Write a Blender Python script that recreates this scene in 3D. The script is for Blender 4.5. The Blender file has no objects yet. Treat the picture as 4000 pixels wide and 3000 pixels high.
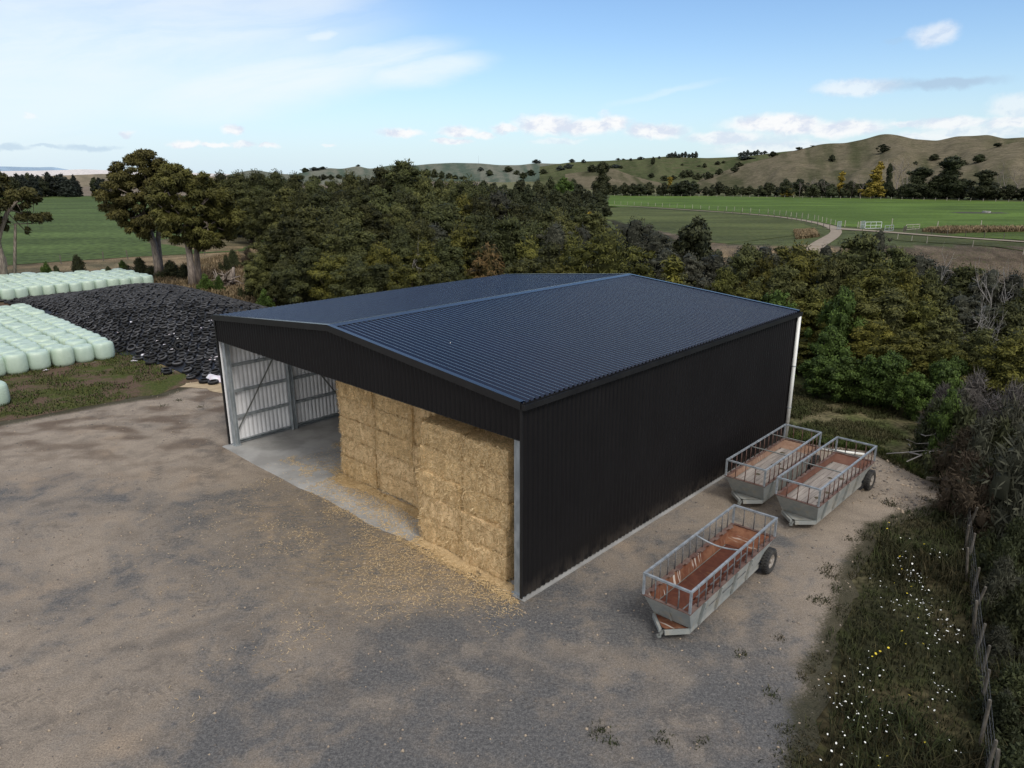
import bpy, bmesh, math, random
import numpy as np
from mathutils import Vector, Matrix
from mathutils.geometry import delaunay_2d_cdt
random.seed(7); rng = np.random.default_rng(11)
R = math.radians; PI = math.pi
scn = bpy.context.scene; COL = scn.collection

# ------------------------------------------------------------------ camera
PITCH, ROLL, HC, FPX = 0.2839, -0.0024, 10.7693, 2776.0       # focal length in pixels of a 4000 px wide frame
fw = np.array([0, math.cos(PITCH), -math.sin(PITCH)]); rt0 = np.array([1., 0, 0]); up0 = np.cross(rt0, fw)
rt = rt0*math.cos(ROLL)+up0*math.sin(ROLL); up = -rt0*math.sin(ROLL)+up0*math.cos(ROLL)
cd = bpy.data.cameras.new('camera'); cam = bpy.data.objects.new('camera', cd); COL.objects.link(cam)
cd.sensor_fit = 'HORIZONTAL'; cd.sensor_width = 36; cd.lens = 36*FPX/4000; cd.clip_end = 40000; cd.clip_start = .1
M = Matrix(((rt[0], up[0], -fw[0], 0), (rt[1], up[1], -fw[1], 0), (rt[2], up[2], -fw[2], HC), (0, 0, 0, 1)))
cam.matrix_world = M; scn.camera = cam

def ray(px, py):
    return fw + rt*(px-2000)/FPX - up*(py-1500)/FPX
def gp(px, py, z=0.):                                   # photo pixel -> point of the level ground
    d = ray(px, py); t = (z-HC)/d[2]
    return np.array([0, 0, HC]) + d*t
def at(px, py, dist):                                   # photo pixel -> point at a horizontal distance
    d = ray(px, py); return np.array([0, 0, HC]) + d*(dist/math.hypot(d[0], d[1]))
def proj(P):
    d = np.asarray(P, float) - np.array([0, 0, HC]); zc = d@fw
    return 2000+FPX*(d@rt)/zc, 1500-FPX*(d@up)/zc, zc

# shed axes: local x to the right along the front, y into the depth
YAW = 0.7571; X0, Y0 = .2398, 16.4968
ex = np.array([math.cos(YAW), -math.sin(YAW), 0]); ey = np.array([math.sin(YAW), math.cos(YAW), 0])
def SL(x, y, z=0.): return np.array([X0, Y0, 0]) + ex*x + ey*y + np.array([0, 0, z])
def toSL(P):
    q = np.asarray(P)[..., :2] - np.array([X0, Y0]); return q@ex[:2], q@ey[:2]

# ------------------------------------------------------------------ node helpers
class NT:
    def __init__(s, tree): s.t = tree; s.n = tree.nodes; s.l = tree.links
    def add(s, typ, _in=None, **kw):
        n = s.n.new('ShaderNode'+typ)
        for k, v in kw.items(): setattr(n, k, v)
        if _in:
            for k, v in _in.items(): s.put(n.inputs[k], v)
        return n
    def put(s, sock, v):
        if isinstance(v, bpy.types.NodeSocket): s.l.new(v, sock)
        elif isinstance(v, (tuple, list)) and sock.type == 'RGBA' and len(v) == 3: sock.default_value = (*v, 1)
        else: sock.default_value = v
    def m(s, op, a, b=0., c=0., clamp=False):
        n = s.add('Math', operation=op, use_clamp=clamp); s.put(n.inputs[0], a); s.put(n.inputs[1], b); s.put(n.inputs[2], c); return n.outputs[0]
    def v(s, op, a, b=(0, 0, 0), c=(0, 0, 0)):
        n = s.add('VectorMath', operation=op); s.put(n.inputs[0], a); s.put(n.inputs[1], b)
        if op == 'MULTIPLY_ADD': s.put(n.inputs[2], c)
        return n.outputs['Value'] if op in ('LENGTH', 'DOT_PRODUCT', 'DISTANCE') else n.outputs[0]
    def mix(s, f, a, b, mode='MIX'):
        n = s.add('Mix', data_type='RGBA', blend_type=mode); s.put(n.inputs[0], f); s.put(n.inputs[6], a); s.put(n.inputs[7], b); return n.outputs[2]
    def ss(s, x, lo, hi, a=0., b=1.):
        n = s.add('MapRange', interpolation_type='SMOOTHSTEP'); s.put(n.inputs[0], x); n.inputs[1].default_value = lo; n.inputs[2].default_value = hi
        s.put(n.inputs[3], a); s.put(n.inputs[4], b); return n.outputs[0]
    def noise(s, vec, scale, detail=4., rough=.55, dist=0., out=0):
        n = s.add('TexNoise'); s.put(n.inputs['Vector'], vec); n.inputs['Scale'].default_value = scale; n.inputs['Detail'].default_value = detail
        n.inputs['Roughness'].default_value = rough; n.inputs['Distortion'].default_value = dist; return n.outputs[out]
    def vor(s, vec, scale, out='Distance', feature='F1'):
        n = s.add('TexVoronoi', feature=feature); s.put(n.inputs['Vector'], vec); n.inputs['Scale'].default_value = scale; return n.outputs[out]
    def attr(s, name, out='Color'):
        return s.add('Attribute', attribute_name=name).outputs[out]

def newmat(name):
    m = bpy.data.materials.new(name); m.use_nodes = True; t = NT(m.node_tree)
    b = t.n['Principled BSDF']; return m, t, b
def bump(t, b, h, strength=.5, dist=.02):
    n = t.add('Bump', _in={'Height': h, 'Strength': strength, 'Distance': dist}); t.l.new(n.outputs[0], b.inputs['Normal']); return n
def objco(t): return t.add('TexCoord').outputs['Object']

def mat(name, c, rough=.7, c2=None, scale=3., detail=5., lo=.35, hi=.65, met=0., spec=.3, bs=0., bscale=30., rnd=0., stretch=None):
    m, t, b = newmat(name); co = objco(t)
    vec = t.v('MULTIPLY', co, stretch) if stretch else co
    if c2 is None: c2 = tuple(x*.72 for x in c)
    f = t.ss(t.noise(vec, scale, detail), lo, hi); col = t.mix(f, c2, c)
    if rnd:
        r = t.add('ObjectInfo').outputs['Random']; g = t.m('MULTIPLY_ADD', r, 2*rnd, 1-rnd)
        col = t.mix(1., col, t.add('CombineColor', _in={0: g, 1: g, 2: g}).outputs[0], 'MULTIPLY')
    t.put(b.inputs['Base Color'], col); b.inputs['Roughness'].default_value = rough; b.inputs['Metallic'].default_value = met
    b.inputs['Specular IOR Level'].default_value = spec
    if bs: bump(t, b, t.noise(vec, bscale, 4), bs)
    return m

# ------------------------------------------------------------------ mesh helpers
def npmesh(name, V, F, mats, tint=None, smooth=False, mi=None, col=None):
    V = np.asarray(V, np.float32); F = np.asarray(F, np.int32); k = F.shape[1]; n = len(F)
    me = bpy.data.meshes.new(name); me.vertices.add(len(V)); me.vertices.foreach_set('co', V.ravel())
    me.loops.add(n*k); me.loops.foreach_set('vertex_index', F.ravel())
    me.polygons.add(n); me.polygons.foreach_set('loop_start', np.arange(0, n*k, k, dtype=np.int32)); me.polygons.foreach_set('loop_total', np.full(n, k, np.int32))
    for q in (mats if isinstance(mats, (list, tuple)) else [mats]): me.materials.append(q)
    if mi is not None: me.polygons.foreach_set('material_index', np.asarray(mi, np.int32))
    if smooth: me.polygons.foreach_set('use_smooth', np.ones(n, bool))
    me.update()
    if tint is not None:
        a = me.attributes.new('tint', 'FLOAT', 'FACE'); a.data.foreach_set('value', np.asarray(tint, np.float32))
    if col is not None:
        a = me.attributes.new('col', 'FLOAT_COLOR', 'POINT'); c4 = np.ones((len(V), 4), np.float32); c4[:, :3] = col; a.data.foreach_set('color', c4.ravel())
    return me
def link(name, me, parent=None):
    o = bpy.data.objects.new(name, me); COL.objects.link(o)
    if parent: o.parent = parent
    return o
def tag(o, label=None, cat=None, group=None, kind=None):
    if label: o['label'] = label
    if cat: o['category'] = cat
    if group: o['group'] = group
    if kind: o['kind'] = kind
    return o
def empty(name, loc=(0, 0, 0), rz=0.):
    o = bpy.data.objects.new(name, None); o.empty_display_size = .3; COL.objects.link(o); o.location = tuple(loc); o.rotation_euler = (0, 0, rz); return o
def cp(o, parent=None):
    c = o.copy(); COL.objects.link(c)
    if parent: c.parent = parent
    for ch in list(o.children): cp(ch, c)
    return c

class MB:
    def __init__(s): s.v = []; s.f = []
    def raw(s, vs, fs):
        o = len(s.v); s.v += [tuple(map(float, p)) for p in vs]; s.f += [tuple(i+o for i in q) for q in fs]; return s
    def box(s, lo, hi):
        x0, y0, z0 = lo; x1, y1, z1 = hi
        return s.raw([(x0, y0, z0), (x1, y0, z0), (x1, y1, z0), (x0, y1, z0), (x0, y0, z1), (x1, y0, z1), (x1, y1, z1), (x0, y1, z1)],
                     [(0, 3, 2, 1), (4, 5, 6, 7), (0, 1, 5, 4), (1, 2, 6, 5), (2, 3, 7, 6), (3, 0, 4, 7)])
    def tube(s, pts, rad, n=8, cap=True):
        pts = [np.array(p, float) for p in pts]; k = len(pts)
        rad = [rad]*k if np.isscalar(rad) else list(rad); vs = []; ref = None
        for i, p in enumerate(pts):
            d = pts[min(i+1, k-1)] - pts[max(i-1, 0)]; d = d/(np.linalg.norm(d)+1e-9)
            if ref is None: ref = np.cross(d, (0, 0, 1.) if abs(d[2]) < .9 else (1., 0, 0))
            a = ref - d*(ref@d); a /= np.linalg.norm(a)+1e-9; b = np.cross(d, a); ref = a
            for j in range(n):
                th = 2*PI*(j+.5)/n; vs.append(p+(a*math.cos(th)+b*math.sin(th))*rad[i])
        fs = [(i*n+j, i*n+(j+1) % n, (i+1)*n+(j+1) % n, (i+1)*n+j) for i in range(k-1) for j in range(n)]
        if cap: fs += [tuple(range(n-1, -1, -1)), tuple(range((k-1)*n, k*n))]
        return s.raw(vs, fs)
    def bar(s, a, b, w, h=None):                       # square bar between two points
        h = h or w; a = np.array(a, float); b = np.array(b, float); d = (b-a)/np.linalg.norm(b-a)
        z = np.array((0, 0, 1.)) if abs(d[2]) < .9 else np.array((0, 1., 0)); x = np.cross(d, z); x /= np.linalg.norm(x); y = np.cross(x, d)
        q = [(-w/2, -h/2), (w/2, -h/2), (w/2, h/2), (-w/2, h/2)]
        return s.raw([p+x*i+y*j for p in (a, b) for i, j in q], [(3, 2, 1, 0), (4, 5, 6, 7), (0, 1, 5, 4), (1, 2, 6, 5), (2, 3, 7, 6), (3, 0, 4, 7)])
    def lathe(s, prof, n=20, axis='z', c=(0, 0, 0), closed=False):
        vs = []
        for r, h in prof:
            for j in range(n):
                a = 2*PI*j/n; p = (r*math.cos(a), r*math.sin(a), h)
                if axis == 'x': p = (h, p[0], p[1])
                if axis == 'y': p = (p[0], h, p[1])
                vs.append((p[0]+c[0], p[1]+c[1], p[2]+c[2]))
        k = len(prof); rows = range(k if closed else k-1)
        fs = [(i*n+j, i*n+(j+1) % n, ((i+1) % k)*n+(j+1) % n, ((i+1) % k)*n+j) for i in rows for j in range(n)]
        return s.raw(vs, fs)
    def me(s, name, m, smooth=False, bev=0.):
        me = bpy.data.meshes.new(name); me.from_pydata(s.v, [], s.f)
        bm = bmesh.new(); bm.from_mesh(me); bmesh.ops.recalc_face_normals(bm, faces=bm.faces)
        if bev: bmesh.ops.bevel(bm, geom=list(bm.edges), offset=bev, segments=1, affect='EDGES')
        bm.to_mesh(me); bm.free()
        for q in (m if isinstance(m, (list, tuple)) else [m]): me.materials.append(q)
        if smooth: me.polygons.foreach_set('use_smooth', np.ones(len(me.polygons), bool))
        me.update(); return me
    def build(s, name, m, parent=None, smooth=False, bev=0.): return link(name, s.me(name, m, smooth, bev), parent)

# cheap value noise for geometry
_tab = rng.random((64, 64))
def vn(x, y):
    x = np.asarray(x, float); y = np.asarray(y, float); xi = np.floor(x).astype(int); yi = np.floor(y).astype(int); fx = x-xi; fy = y-yi
    fx = fx*fx*(3-2*fx); fy = fy*fy*(3-2*fy); g = lambda a, b: _tab[a % 64, b % 64]
    return (g(xi, yi)*(1-fx)+g(xi+1, yi)*fx)*(1-fy)+(g(xi, yi+1)*(1-fx)+g(xi+1, yi+1)*fx)*fy
def fbm(x, y, o=4):
    s = 0; a = .5
    for i in range(o): s = s+a*vn(np.asarray(x)*2**i+17*i, np.asarray(y)*2**i+31*i); a /= 2
    return s
def sstep(x, a, b): t = np.clip((np.asarray(x, float)-a)/(b-a), 0, 1); return t*t*(3-2*t)
def seg_dist(P, poly, closed=False):
    P = np.asarray(P, float)[:, :2]; best = np.full(len(P), 1e9); pts = [np.array(p, float) for p in poly]
    for a, b in zip(pts, pts[1:]+([pts[0]] if closed else [])):
        if not closed and b is pts[0]: continue
        d = b-a; t = np.clip(((P-a)@d)/(d@d+1e-12), 0, 1); best = np.minimum(best, np.linalg.norm(P-a-t[:, None]*d, axis=1))
    return best
def inside(P, poly):
    P = np.asarray(P, float); r = np.zeros(len(P), bool); n = len(poly)
    for i in range(n):
        x0, y0 = poly[i]; x1, y1 = poly[(i+1) % n]
        c = ((y0 > P[:, 1]) != (y1 > P[:, 1])) & (P[:, 0] < (x1-x0)*(P[:, 1]-y0)/(y1-y0+1e-12)+x0); r ^= c
    return r

# ------------------------------------------------------------------ terrain
PLATEAU = [(2, -400), (2, -20), (4.6, 2), (9.3, 10.6), (12, 15.5), (16, 22.6), (20, 27), (21.5, 33), (19.5, 38), (12, 44), (0, 50), (-10, 56), (-18, 62), (-24, 70), (-34, 90), (-58, 140), (-100, 300), (-900, 1800), (-9000, 9000), (-9000, -400)]
TERRACE = [(-90, 300), (0, 270), (20, 240), (30, 150), (36, 117), (61, 115), (100, 117), (180, 100), (400, 60), (9000, -400), (9000, 9000), (-9000, 9000)]
def hz(x, y):
    x = np.atleast_1d(np.asarray(x, float)); y = np.atleast_1d(np.asarray(y, float)); P = np.stack([x, y], 1)
    a = np.where(inside(P, PLATEAU), 0, seg_dist(P, PLATEAU, True)); b = np.where(inside(P, TERRACE), 0, seg_dist(P, TERRACE, True))
    dep = np.interp(x, [-60, -20, 5, 18, 32, 60, 200], [0, 1.5, 4, 1.8, 2.6, 5, 5])
    return -dep*sstep(a, 0, 13)*sstep(b, 0, 22)
def hz1(x, y): return float(hz(x, y)[0])

def cdt_mesh(name, poly, spacing, m, z=.02, jit=.2, step=.4, colfn=None, drape=True):
    pts = []
    n = len(poly)
    for i in range(n):
        a = np.array(poly[i][:2], float); b = np.array(poly[(i+1) % n][:2], float); L = np.linalg.norm(b-a); k = max(1, int(L/step))
        for j in range(k):
            p = a+(b-a)*j/k; s = 1.3/step*.4
            pts.append((p[0]+jit*2*(fbm(p[0]*s+3, p[1]*s)-.47), p[1]+jit*2*(fbm(p[0]*s+40, p[1]*s+9)-.47)))
    nb = len(pts); A = np.array(pts); lo = A.min(0); hi = A.max(0)
    gx, gy = np.meshgrid(np.arange(lo[0], hi[0], spacing), np.arange(lo[1], hi[1], spacing)); G = np.stack([gx.ravel(), gy.ravel()], 1)
    G = G+(rng.random(G.shape)-.5)*spacing*.5
    G = G[inside(G, pts)]
    if len(G): G = G[seg_dist(G, pts, True) > spacing*.4]
    allp = [Vector(p) for p in pts]+[Vector(p) for p in G]
    vs, _, fs, _, _, _ = delaunay_2d_cdt(allp, [], [list(range(nb))], 1, 1e-4)
    V = np.array([(v[0], v[1], 0) for v in vs]); V[:, 2] = (hz(V[:, 0], V[:, 1]) if drape else 0)+z
    F = np.array([f[:3] for f in fs])
    nz = np.cross(V[F[:, 1]]-V[F[:, 0]], V[F[:, 2]]-V[F[:, 0]])[:, 2]; F[nz < 0] = F[nz < 0][:, ::-1]
    return npmesh(name, V, F, m, smooth=True, col=colfn(V) if colfn else None)

# --- ground sheet
def ground_colour(P):
    x, y = P[:, 0], P[:, 1]; r = np.hypot(x, y); n = len(P)
    c = np.tile(np.array([.10, .085, .05]), (n, 1))                       # rough dry grass
    def blend(w, k):
        nonlocal c; w = np.clip(w, 0, 1)[:, None]; c = c*(1-w)+np.array(k)*w
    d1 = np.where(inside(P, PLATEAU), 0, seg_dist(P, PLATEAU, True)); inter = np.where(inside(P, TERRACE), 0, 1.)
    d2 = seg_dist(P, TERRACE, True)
    blend(sstep(d1, 1, 8)*inter, (.028, .026, .014))                      # dark brown-green gully floor
    blend(sstep(24-d2, 0, 9)*inter*(x > 30)*sstep(y, 60, 85), (.10, .078, .056))  # dry terrace bank
    terr = 1-inter
    blend(terr*sstep(r, 60, 100), (.06, .07, .027))                      # terrace grass
    blend(sstep(r, 430, 520), (.13, .125, .06))
    blend(sstep(r, 380, 480)*(x < -40), (.17, .135, .10))
    u, v = toSL(P); u = -u
    back = sstep(v, 15.5, 18)*sstep(u, -9, -7)*(1-sstep(y, 40, 60))*(1-terr)*(d1 < 2)
    blend(back*.8, (.115, .10, .055))
    blend(back*sstep(fbm(x*.5, y*.5), .42, .55)*.8, (.045, .06, .018))
    left = (u > 24)*(r < 130)*(1-terr)
    blend(left*sstep(fbm(x*.25+5, y*.25), .35, .55), (.17, .125, .075))
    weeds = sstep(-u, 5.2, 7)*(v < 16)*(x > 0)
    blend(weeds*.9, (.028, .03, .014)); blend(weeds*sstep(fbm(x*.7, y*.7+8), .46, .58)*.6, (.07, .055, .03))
    return c
def build_ground(m):
    th = np.concatenate([np.arange(-180, -52, 4), np.arange(-52, 52, .3), np.arange(52, 180, 4)]); th = np.radians(th)
    rr = np.concatenate([[1.5], 3*1.027**np.arange(0, 305)]); rr = rr[rr < 9500]
    T, Rr = np.meshgrid(th, rr); X = Rr*np.sin(T); Y = Rr*np.cos(T); n = len(th)
    P = np.stack([X.ravel(), Y.ravel()], 1); Z = hz(P[:, 0], P[:, 1])
    rough = sstep(-Z, .05, 1.5)
    Z = Z-.02+rough*(fbm(P[:, 0]*.5, P[:, 1]*.5)-.47)*.8
    V = np.column_stack([P, Z]); V = np.vstack([V, [0, 0, -.02]])
    i, j = np.meshgrid(np.arange(len(rr)-1), np.arange(n), indexing='ij'); j2 = (j+1) % n
    F = np.stack([i*n+j, i*n+j2, (i+1)*n+j2, (i+1)*n+j], -1).reshape(-1, 4)
    cen = np.stack([np.full(n, len(V)-1), np.arange(n), (np.arange(n)+1) % n, (np.arange(n)+1) % n], 1)
    # centre fan as triangles in a second mesh part: use degenerate-free small quads instead
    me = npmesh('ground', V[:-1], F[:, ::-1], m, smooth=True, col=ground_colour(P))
    return tag(link('ground', me), kind='structure')
def ground_mat():
    m, t, b = newmat('rough_ground'); co = objco(t); c = t.attr('col')
    n1 = t.noise(co, .35, 6, .6); n2 = t.noise(co, 6., 6, .35); n3 = t.noise(co, .03, 5, .6)
    g = t.m('MULTIPLY', t.ss(n1, .3, .7, .65, 1.35), t.m('MULTIPLY', t.ss(n2, .25, .75, .55, 1.45), t.ss(n3, .35, .65, .8, 1.2)))
    col = t.mix(1., c, t.add('CombineColor', _in={0: g, 1: g, 2: g}).outputs[0], 'MULTIPLY')
    col = t.mix(t.ss(t.noise(co, 1.7, 5), .52, .66, 0, .35), col, (.05, .065, .018))
    t.put(b.inputs['Base Color'], col); b.inputs['Roughness'].default_value = .95; b.inputs['Specular IOR Level'].default_value = .1
    bump(t, b, n2, .8, .06); return m
build_ground(ground_mat())

# --- gravel yard
YARD = [(-60, -25), (1, -25), (2.6, 3), (5.6, 10.8), (7.5, 14.2), (9.5, 17.3), (11.7, 20.4), (13.4, 21.2), (15.5, 22.4), (16, 24), (14.9, 27), (12.6, 29.3), (5, 35), (-3, 44), (-12, 43), (-16, 38.9), (-17.7, 37.6), (-18.3, 35.5), (-21.2, 33.3), (-23.6, 31), (-34, 25), (-60, 12)]
def yard_weights(V):
    x, y = V[:, 0], V[:, 1]; u, v = toSL(V); u = -u
    def blob(cx, cy, r): return np.exp(-((x-cx)**2+(y-cy)**2)/(r*r))
    grey = .49+.42*blob(3, 9, 5)+.3*blob(-2, 13.5, 4)+.25*blob(6, 13, 2.5)+.35*blob(-6, 20, 3.2)+.25*blob(2.5, 16, 1.6)+.2*blob(8, 20, 2)
    grey -= .52*sstep(y, 22, 29)*(x < 0)+.12*blob(-9, 12, 4.5)+.6*blob(14, 23, 4.5)+.45*blob(9.5, 16, 2.6)+.3*blob(6.5, 11.5, 1.8)+.2*blob(2, 13.7, 1.2)+.25*(u < -1)*sstep(v, 7, 12)
    dist = np.maximum(0, -v); straw = (1-sstep(dist, .0, 5.5*sstep(u, -1.2, 4)+.4))*sstep(u, -1.2, 1.5)*(1-sstep(u, 9, 14))*(v < .5)
    straw = straw*np.where(u > 6, .6, 1)
    dirt = sstep(y, 22, 30)*(x < -4)
    wd = seg_dist(V, [(2.6, 3), (5.6, 10.8), (7.5, 14.2), (9.5, 17.3), (11.7, 20.4), (13.4, 21.2), (15.5, 22.4), (16, 24), (14.9, 27), (12.6, 29.3)])
    ld = seg_dist(V, [(-17.7, 37.6), (-18.3, 35.5), (-21.2, 33.3), (-23.6, 31), (-34, 25), (-60, 12)])
    return np.stack([np.clip(grey, 0, 1), straw-2*np.clip(1-np.minimum(wd*1.9, ld)/1.6, 0, 1), dirt], 1)
def yard_mat():
    m, t, b = newmat('yard_gravel'); co = objco(t); w = t.add('SeparateColor', _in={0: t.attr('col')}).outputs
    big = t.noise(co, .28, 6, .62, .6); mid = t.noise(co, 1.4, 6, .65, .4); fine = t.noise(co, 30., 5, .75); mfine = t.noise(co, 13., 5, .7)
    g = t.m('ADD', t.m('MULTIPLY_ADD', big, 1.9, -.95), t.m('MULTIPLY_ADD', mid, 1.5, -.75)); g = t.m('ADD', g, w[0])
    gm = t.ss(g, .22, .86)
    brown = t.mix(t.ss(mid, .3, .7), (.215, .18, .146), (.305, .254, .203)); grey = t.mix(t.ss(mfine, .3, .7), (.082, .081, .083), (.145, .140, .136))
    col = t.mix(gm, brown, grey)
    dk = t.m('MULTIPLY', t.ss(t.noise(t.v('MULTIPLY', co, (1., 1.6, 1)), .55, 6, .35), .56, .35), w[2])
    col = t.mix(t.m('MULTIPLY', dk, .75), col, (.095, .066, .048))
    pale = t.m('MULTIPLY', t.ss(t.noise(t.v('ADD', co, (31, 7, 0)), .4, 5, .6), .56, .72), .5); col = t.mix(pale, col, (.33, .255, .185))
    # wheel marks: arcs of chevron lugs
    chev = None
    for (cx, cy, rad, wd, k) in ((-16, 2, 20.3, .28, 5.), (-16, 2, 18.6, .28, 5.), (-30, 30, 27.5, .3, 4.5), (-30, 30, 29.3, .3, 4.5), (10, 34, 23.4, .26, 5.), (10, 34, 25.2, .26, 5.), (-2, -30, 43.5, .3, 5.)):
        p = t.v('SUBTRACT', co, (cx, cy, 0)); sp = t.add('SeparateXYZ', _in={0: p}).outputs
        dr = t.m('SUBTRACT', t.m('SQRT', t.m('ADD', t.m('MULTIPLY', sp[0], sp[0]), t.m('MULTIPLY', sp[1], sp[1]))), rad); ad = t.m('ABSOLUTE', dr)
        an = t.m('MULTIPLY', t.m('ARCTAN2', sp[1], sp[0]), rad)
        lug = t.ss(t.m('SINE', t.m('MULTIPLY', t.m('ADD', an, ad), 2*PI*k/1.3)), -.2, .6)
        e = t.m('MULTIPLY', t.ss(ad, wd*.75, wd*1.05, 1., 0.), lug); chev = e if chev is None else t.m('MAXIMUM', chev, e)
    chev = t.m('MULTIPLY', chev, t.m('MULTIPLY', t.ss(t.noise(co, .5, 4, .6), .46, .62), t.ss(t.noise(co, 5., 4, .7), .35, .6)))
    col = t.mix(t.m('MULTIPLY', chev, .36), col, (.075, .068, .062))
    swath = None
    for (cx, cy, rad, wd) in ((-16, 2, 19.4, .55), (-30, 30, 28.4, .5), (10, 34, 24.3, .5), (-2, -30, 43.5, .6), (-40, -6, 44, .6), (-14, 34, 19, .5), (20, -8, 26, .55)):
        dr = t.m('ABSOLUTE', t.m('SUBTRACT', t.v('DISTANCE', t.v('MULTIPLY', co, (1, 1, 0)), (cx, cy, 0)), rad)); e = t.m('MAXIMUM', t.ss(t.m('ABSOLUTE', t.m('SUBTRACT', dr, .9)), wd*.3, wd, 1., 0.), 0.); swath = e if swath is None else t.m('MAXIMUM', swath, e)
    swath = t.m('MULTIPLY', swath, t.ss(t.noise(t.v('ADD', co, (9, 3, 0)), .45, 5, .65), .42, .62)); col = t.mix(t.m('MULTIPLY', swath, .62), col, t.mix(t.ss(mid, .4, .6), (.12, .108, .098), (.25, .21, .17)))
    st = t.m('MULTIPLY', t.m('MAXIMUM', w[1], 0.), t.ss(t.noise(t.v('MULTIPLY', co, (1, 2.6, 1)), 3.2, 6, .75), .34, .62)); col = t.mix(t.m('MULTIPLY', st, .55), col, (.36, .25, .12))
    ed = t.ss(t.m('ADD', t.m('MULTIPLY', w[1], -.5), t.m('MULTIPLY_ADD', mfine, .9, -.45)), .30, .62); ed = t.m('ADD', ed, t.m('MULTIPLY', t.ss(t.m('MULTIPLY', w[1], -1.), .2, 1.8), .0)); col = t.mix(t.m('MULTIPLY', ed, .85), col, (.036, .035, .018))
    sp = t.m('MULTIPLY', t.ss(fine, .28, .74, .58, 1.42), t.ss(mfine, .3, .7, .9, 1.1)); col = t.mix(1., col, t.add('CombineColor', _in={0: sp, 1: sp, 2: sp}).outputs[0], 'MULTIPLY')
    peb = t.m('MULTIPLY', t.ss(t.vor(co, 9.), .0, .22, 1., 0.), t.ss(t.noise(co, 3., 3), .5, .65)); col = t.mix(t.m('MULTIPLY', peb, .5), col, (.30, .27, .235))
    t.put(b.inputs['Base Color'], col); b.inputs['Roughness'].default_value = .95; b.inputs['Specular IOR Level'].default_value = .12
    h = t.m('ADD', t.m('MULTIPLY', fine, .35), t.m('ADD', t.m('MULTIPLY', mfine, .5), t.m('MULTIPLY', chev, -.3))); bump(t, b, h, .8, .05); return m
tag(link('gravel_yard', cdt_mesh('gravel_yard', YARD, .8, yard_mat(), z=.0, jit=.3, step=.3, colfn=yard_weights, drape=False)), kind='structure')

# --- grass and bare soil patch by the wrapped bales
def patch_mat():
    m, t, b = newmat('soil_and_grass'); co = objco(t)
    f = t.ss(t.noise(co, .55, 6, .65), .44, .58); f2 = t.noise(co, 9., 5, .7)
    soil = t.mix(t.ss(f2, .3, .7), (.07, .047, .034), (.135, .092, .064)); gr = t.mix(t.ss(f2, .3, .7), (.03, .042, .010), (.085, .095, .026))
    t.put(b.inputs['Base Color'], t.mix(f, soil, gr)); b.inputs['Roughness'].default_value = .95; b.inputs['Specular IOR Level'].default_value = .1; bump(t, b, f2, .7, .05); return m
PATCH = [(-17.2, 37.9), (-18.4, 35.2), (-21.2, 33.0), (-23.6, 30.7), (-34, 24.7), (-48, 20), (-60, 40), (-46, 66), (-38, 56), (-24, 44), (-19.5, 39.5)]
tag(link('grass_patch', cdt_mesh('grass_patch', PATCH, 1.5, patch_mat(), z=.012, jit=.5, step=.4)), kind='structure')
SAND = [gp(*p)[:2] for p in ((700, 1512), (725, 1498), (790, 1488), (880, 1492), (960, 1490), (960, 1545), (880, 1540), (830, 1534), (800, 1522))]
tag(link('sand_patch', cdt_mesh('sand_patch', SAND, 1., mat('pale_sand', (.42, .33, .21), .95, (.33, .25, .16), 2., bs=.4), z=.02, jit=.35, step=.3)), kind='structure')

# --- fields and tracks
def field_mat(name, c1, c2, row=None):
    m, t, b = newmat(name); co = objco(t)
    f = t.noise(co, 1.1, 6, .35); f2 = t.noise(t.v('MULTIPLY', co, (.25, 1, 1)), .07, 5, .6)
    col = t.mix(t.ss(f, .28, .72), c2, c1); g = t.ss(f2, .3, .7, .74, 1.28); g = t.m('MULTIPLY', g, t.ss(t.noise(co, .045, 5, .65), .3, .7, .82, 1.18))
    col = t.mix(1., col, t.add('CombineColor', _in={0: g, 1: g, 2: g}).outputs[0], 'MULTIPLY')
    if row:
        col = t.mix(t.ss(t.noise(co, .9, 4, .6), .58, .7, 0, .5), col, row)
        col = t.mix(t.ss(t.noise(t.v('MULTIPLY', co, (.15, .5, 1)), .1, 3), .66, .74, 0, .5), col, (.13, .12, .03))
    t.put(b.inputs['Base Color'], col); b.inputs['Roughness'].default_value = .9; b.inputs['Specular IOR Level'].default_value = .1; bump(t, b, f, .9, .25); return m
def sheet_px(name, px, m, z, spacing, jit, step):
    return tag(link(name, cdt_mesh(name, [gp(*p)[:2] for p in px], spacing, m, z=z, jit=jit, step=step)), kind='structure')
sheet_px('crop_field', [(-500, 1085), (-100, 1046), (0, 1040), (300, 1020), (520, 1003), (700, 994), (880, 985), (960, 978), (1040, 930), (1010, 914), (860, 900), (840, 765), (60, 766), (-700, 772)], field_mat('crop_leaves', (.088, .128, .038), (.042, .062, .02), (.115, .148, .045)), .03, 22, 1.2, 5)
sheet_px('paddock', [(2365, 812), (2385, 764), (2800, 767), (3400, 776), (3991, 788), (4700, 800), (4700, 905), (3998, 897), (3637, 893), (3420, 893), (3290, 884), (3069, 846), (2838, 826), (2500, 806)], field_mat('paddock_grass', (.088, .135, .026), (.06, .10, .017)), .04, 25, .5, 6)
sheet_px('meadow', [(2330, 850), (2385, 806), (2838, 836), (3000, 849), (3075, 858), (3170, 885), (3190, 905), (3080, 925), (2840, 952), (2600, 930), (2400, 890)], field_mat('meadow_grass', (.088, .096, .034), (.055, .07, .022)), .04, 12, 1.2, 4)
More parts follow.
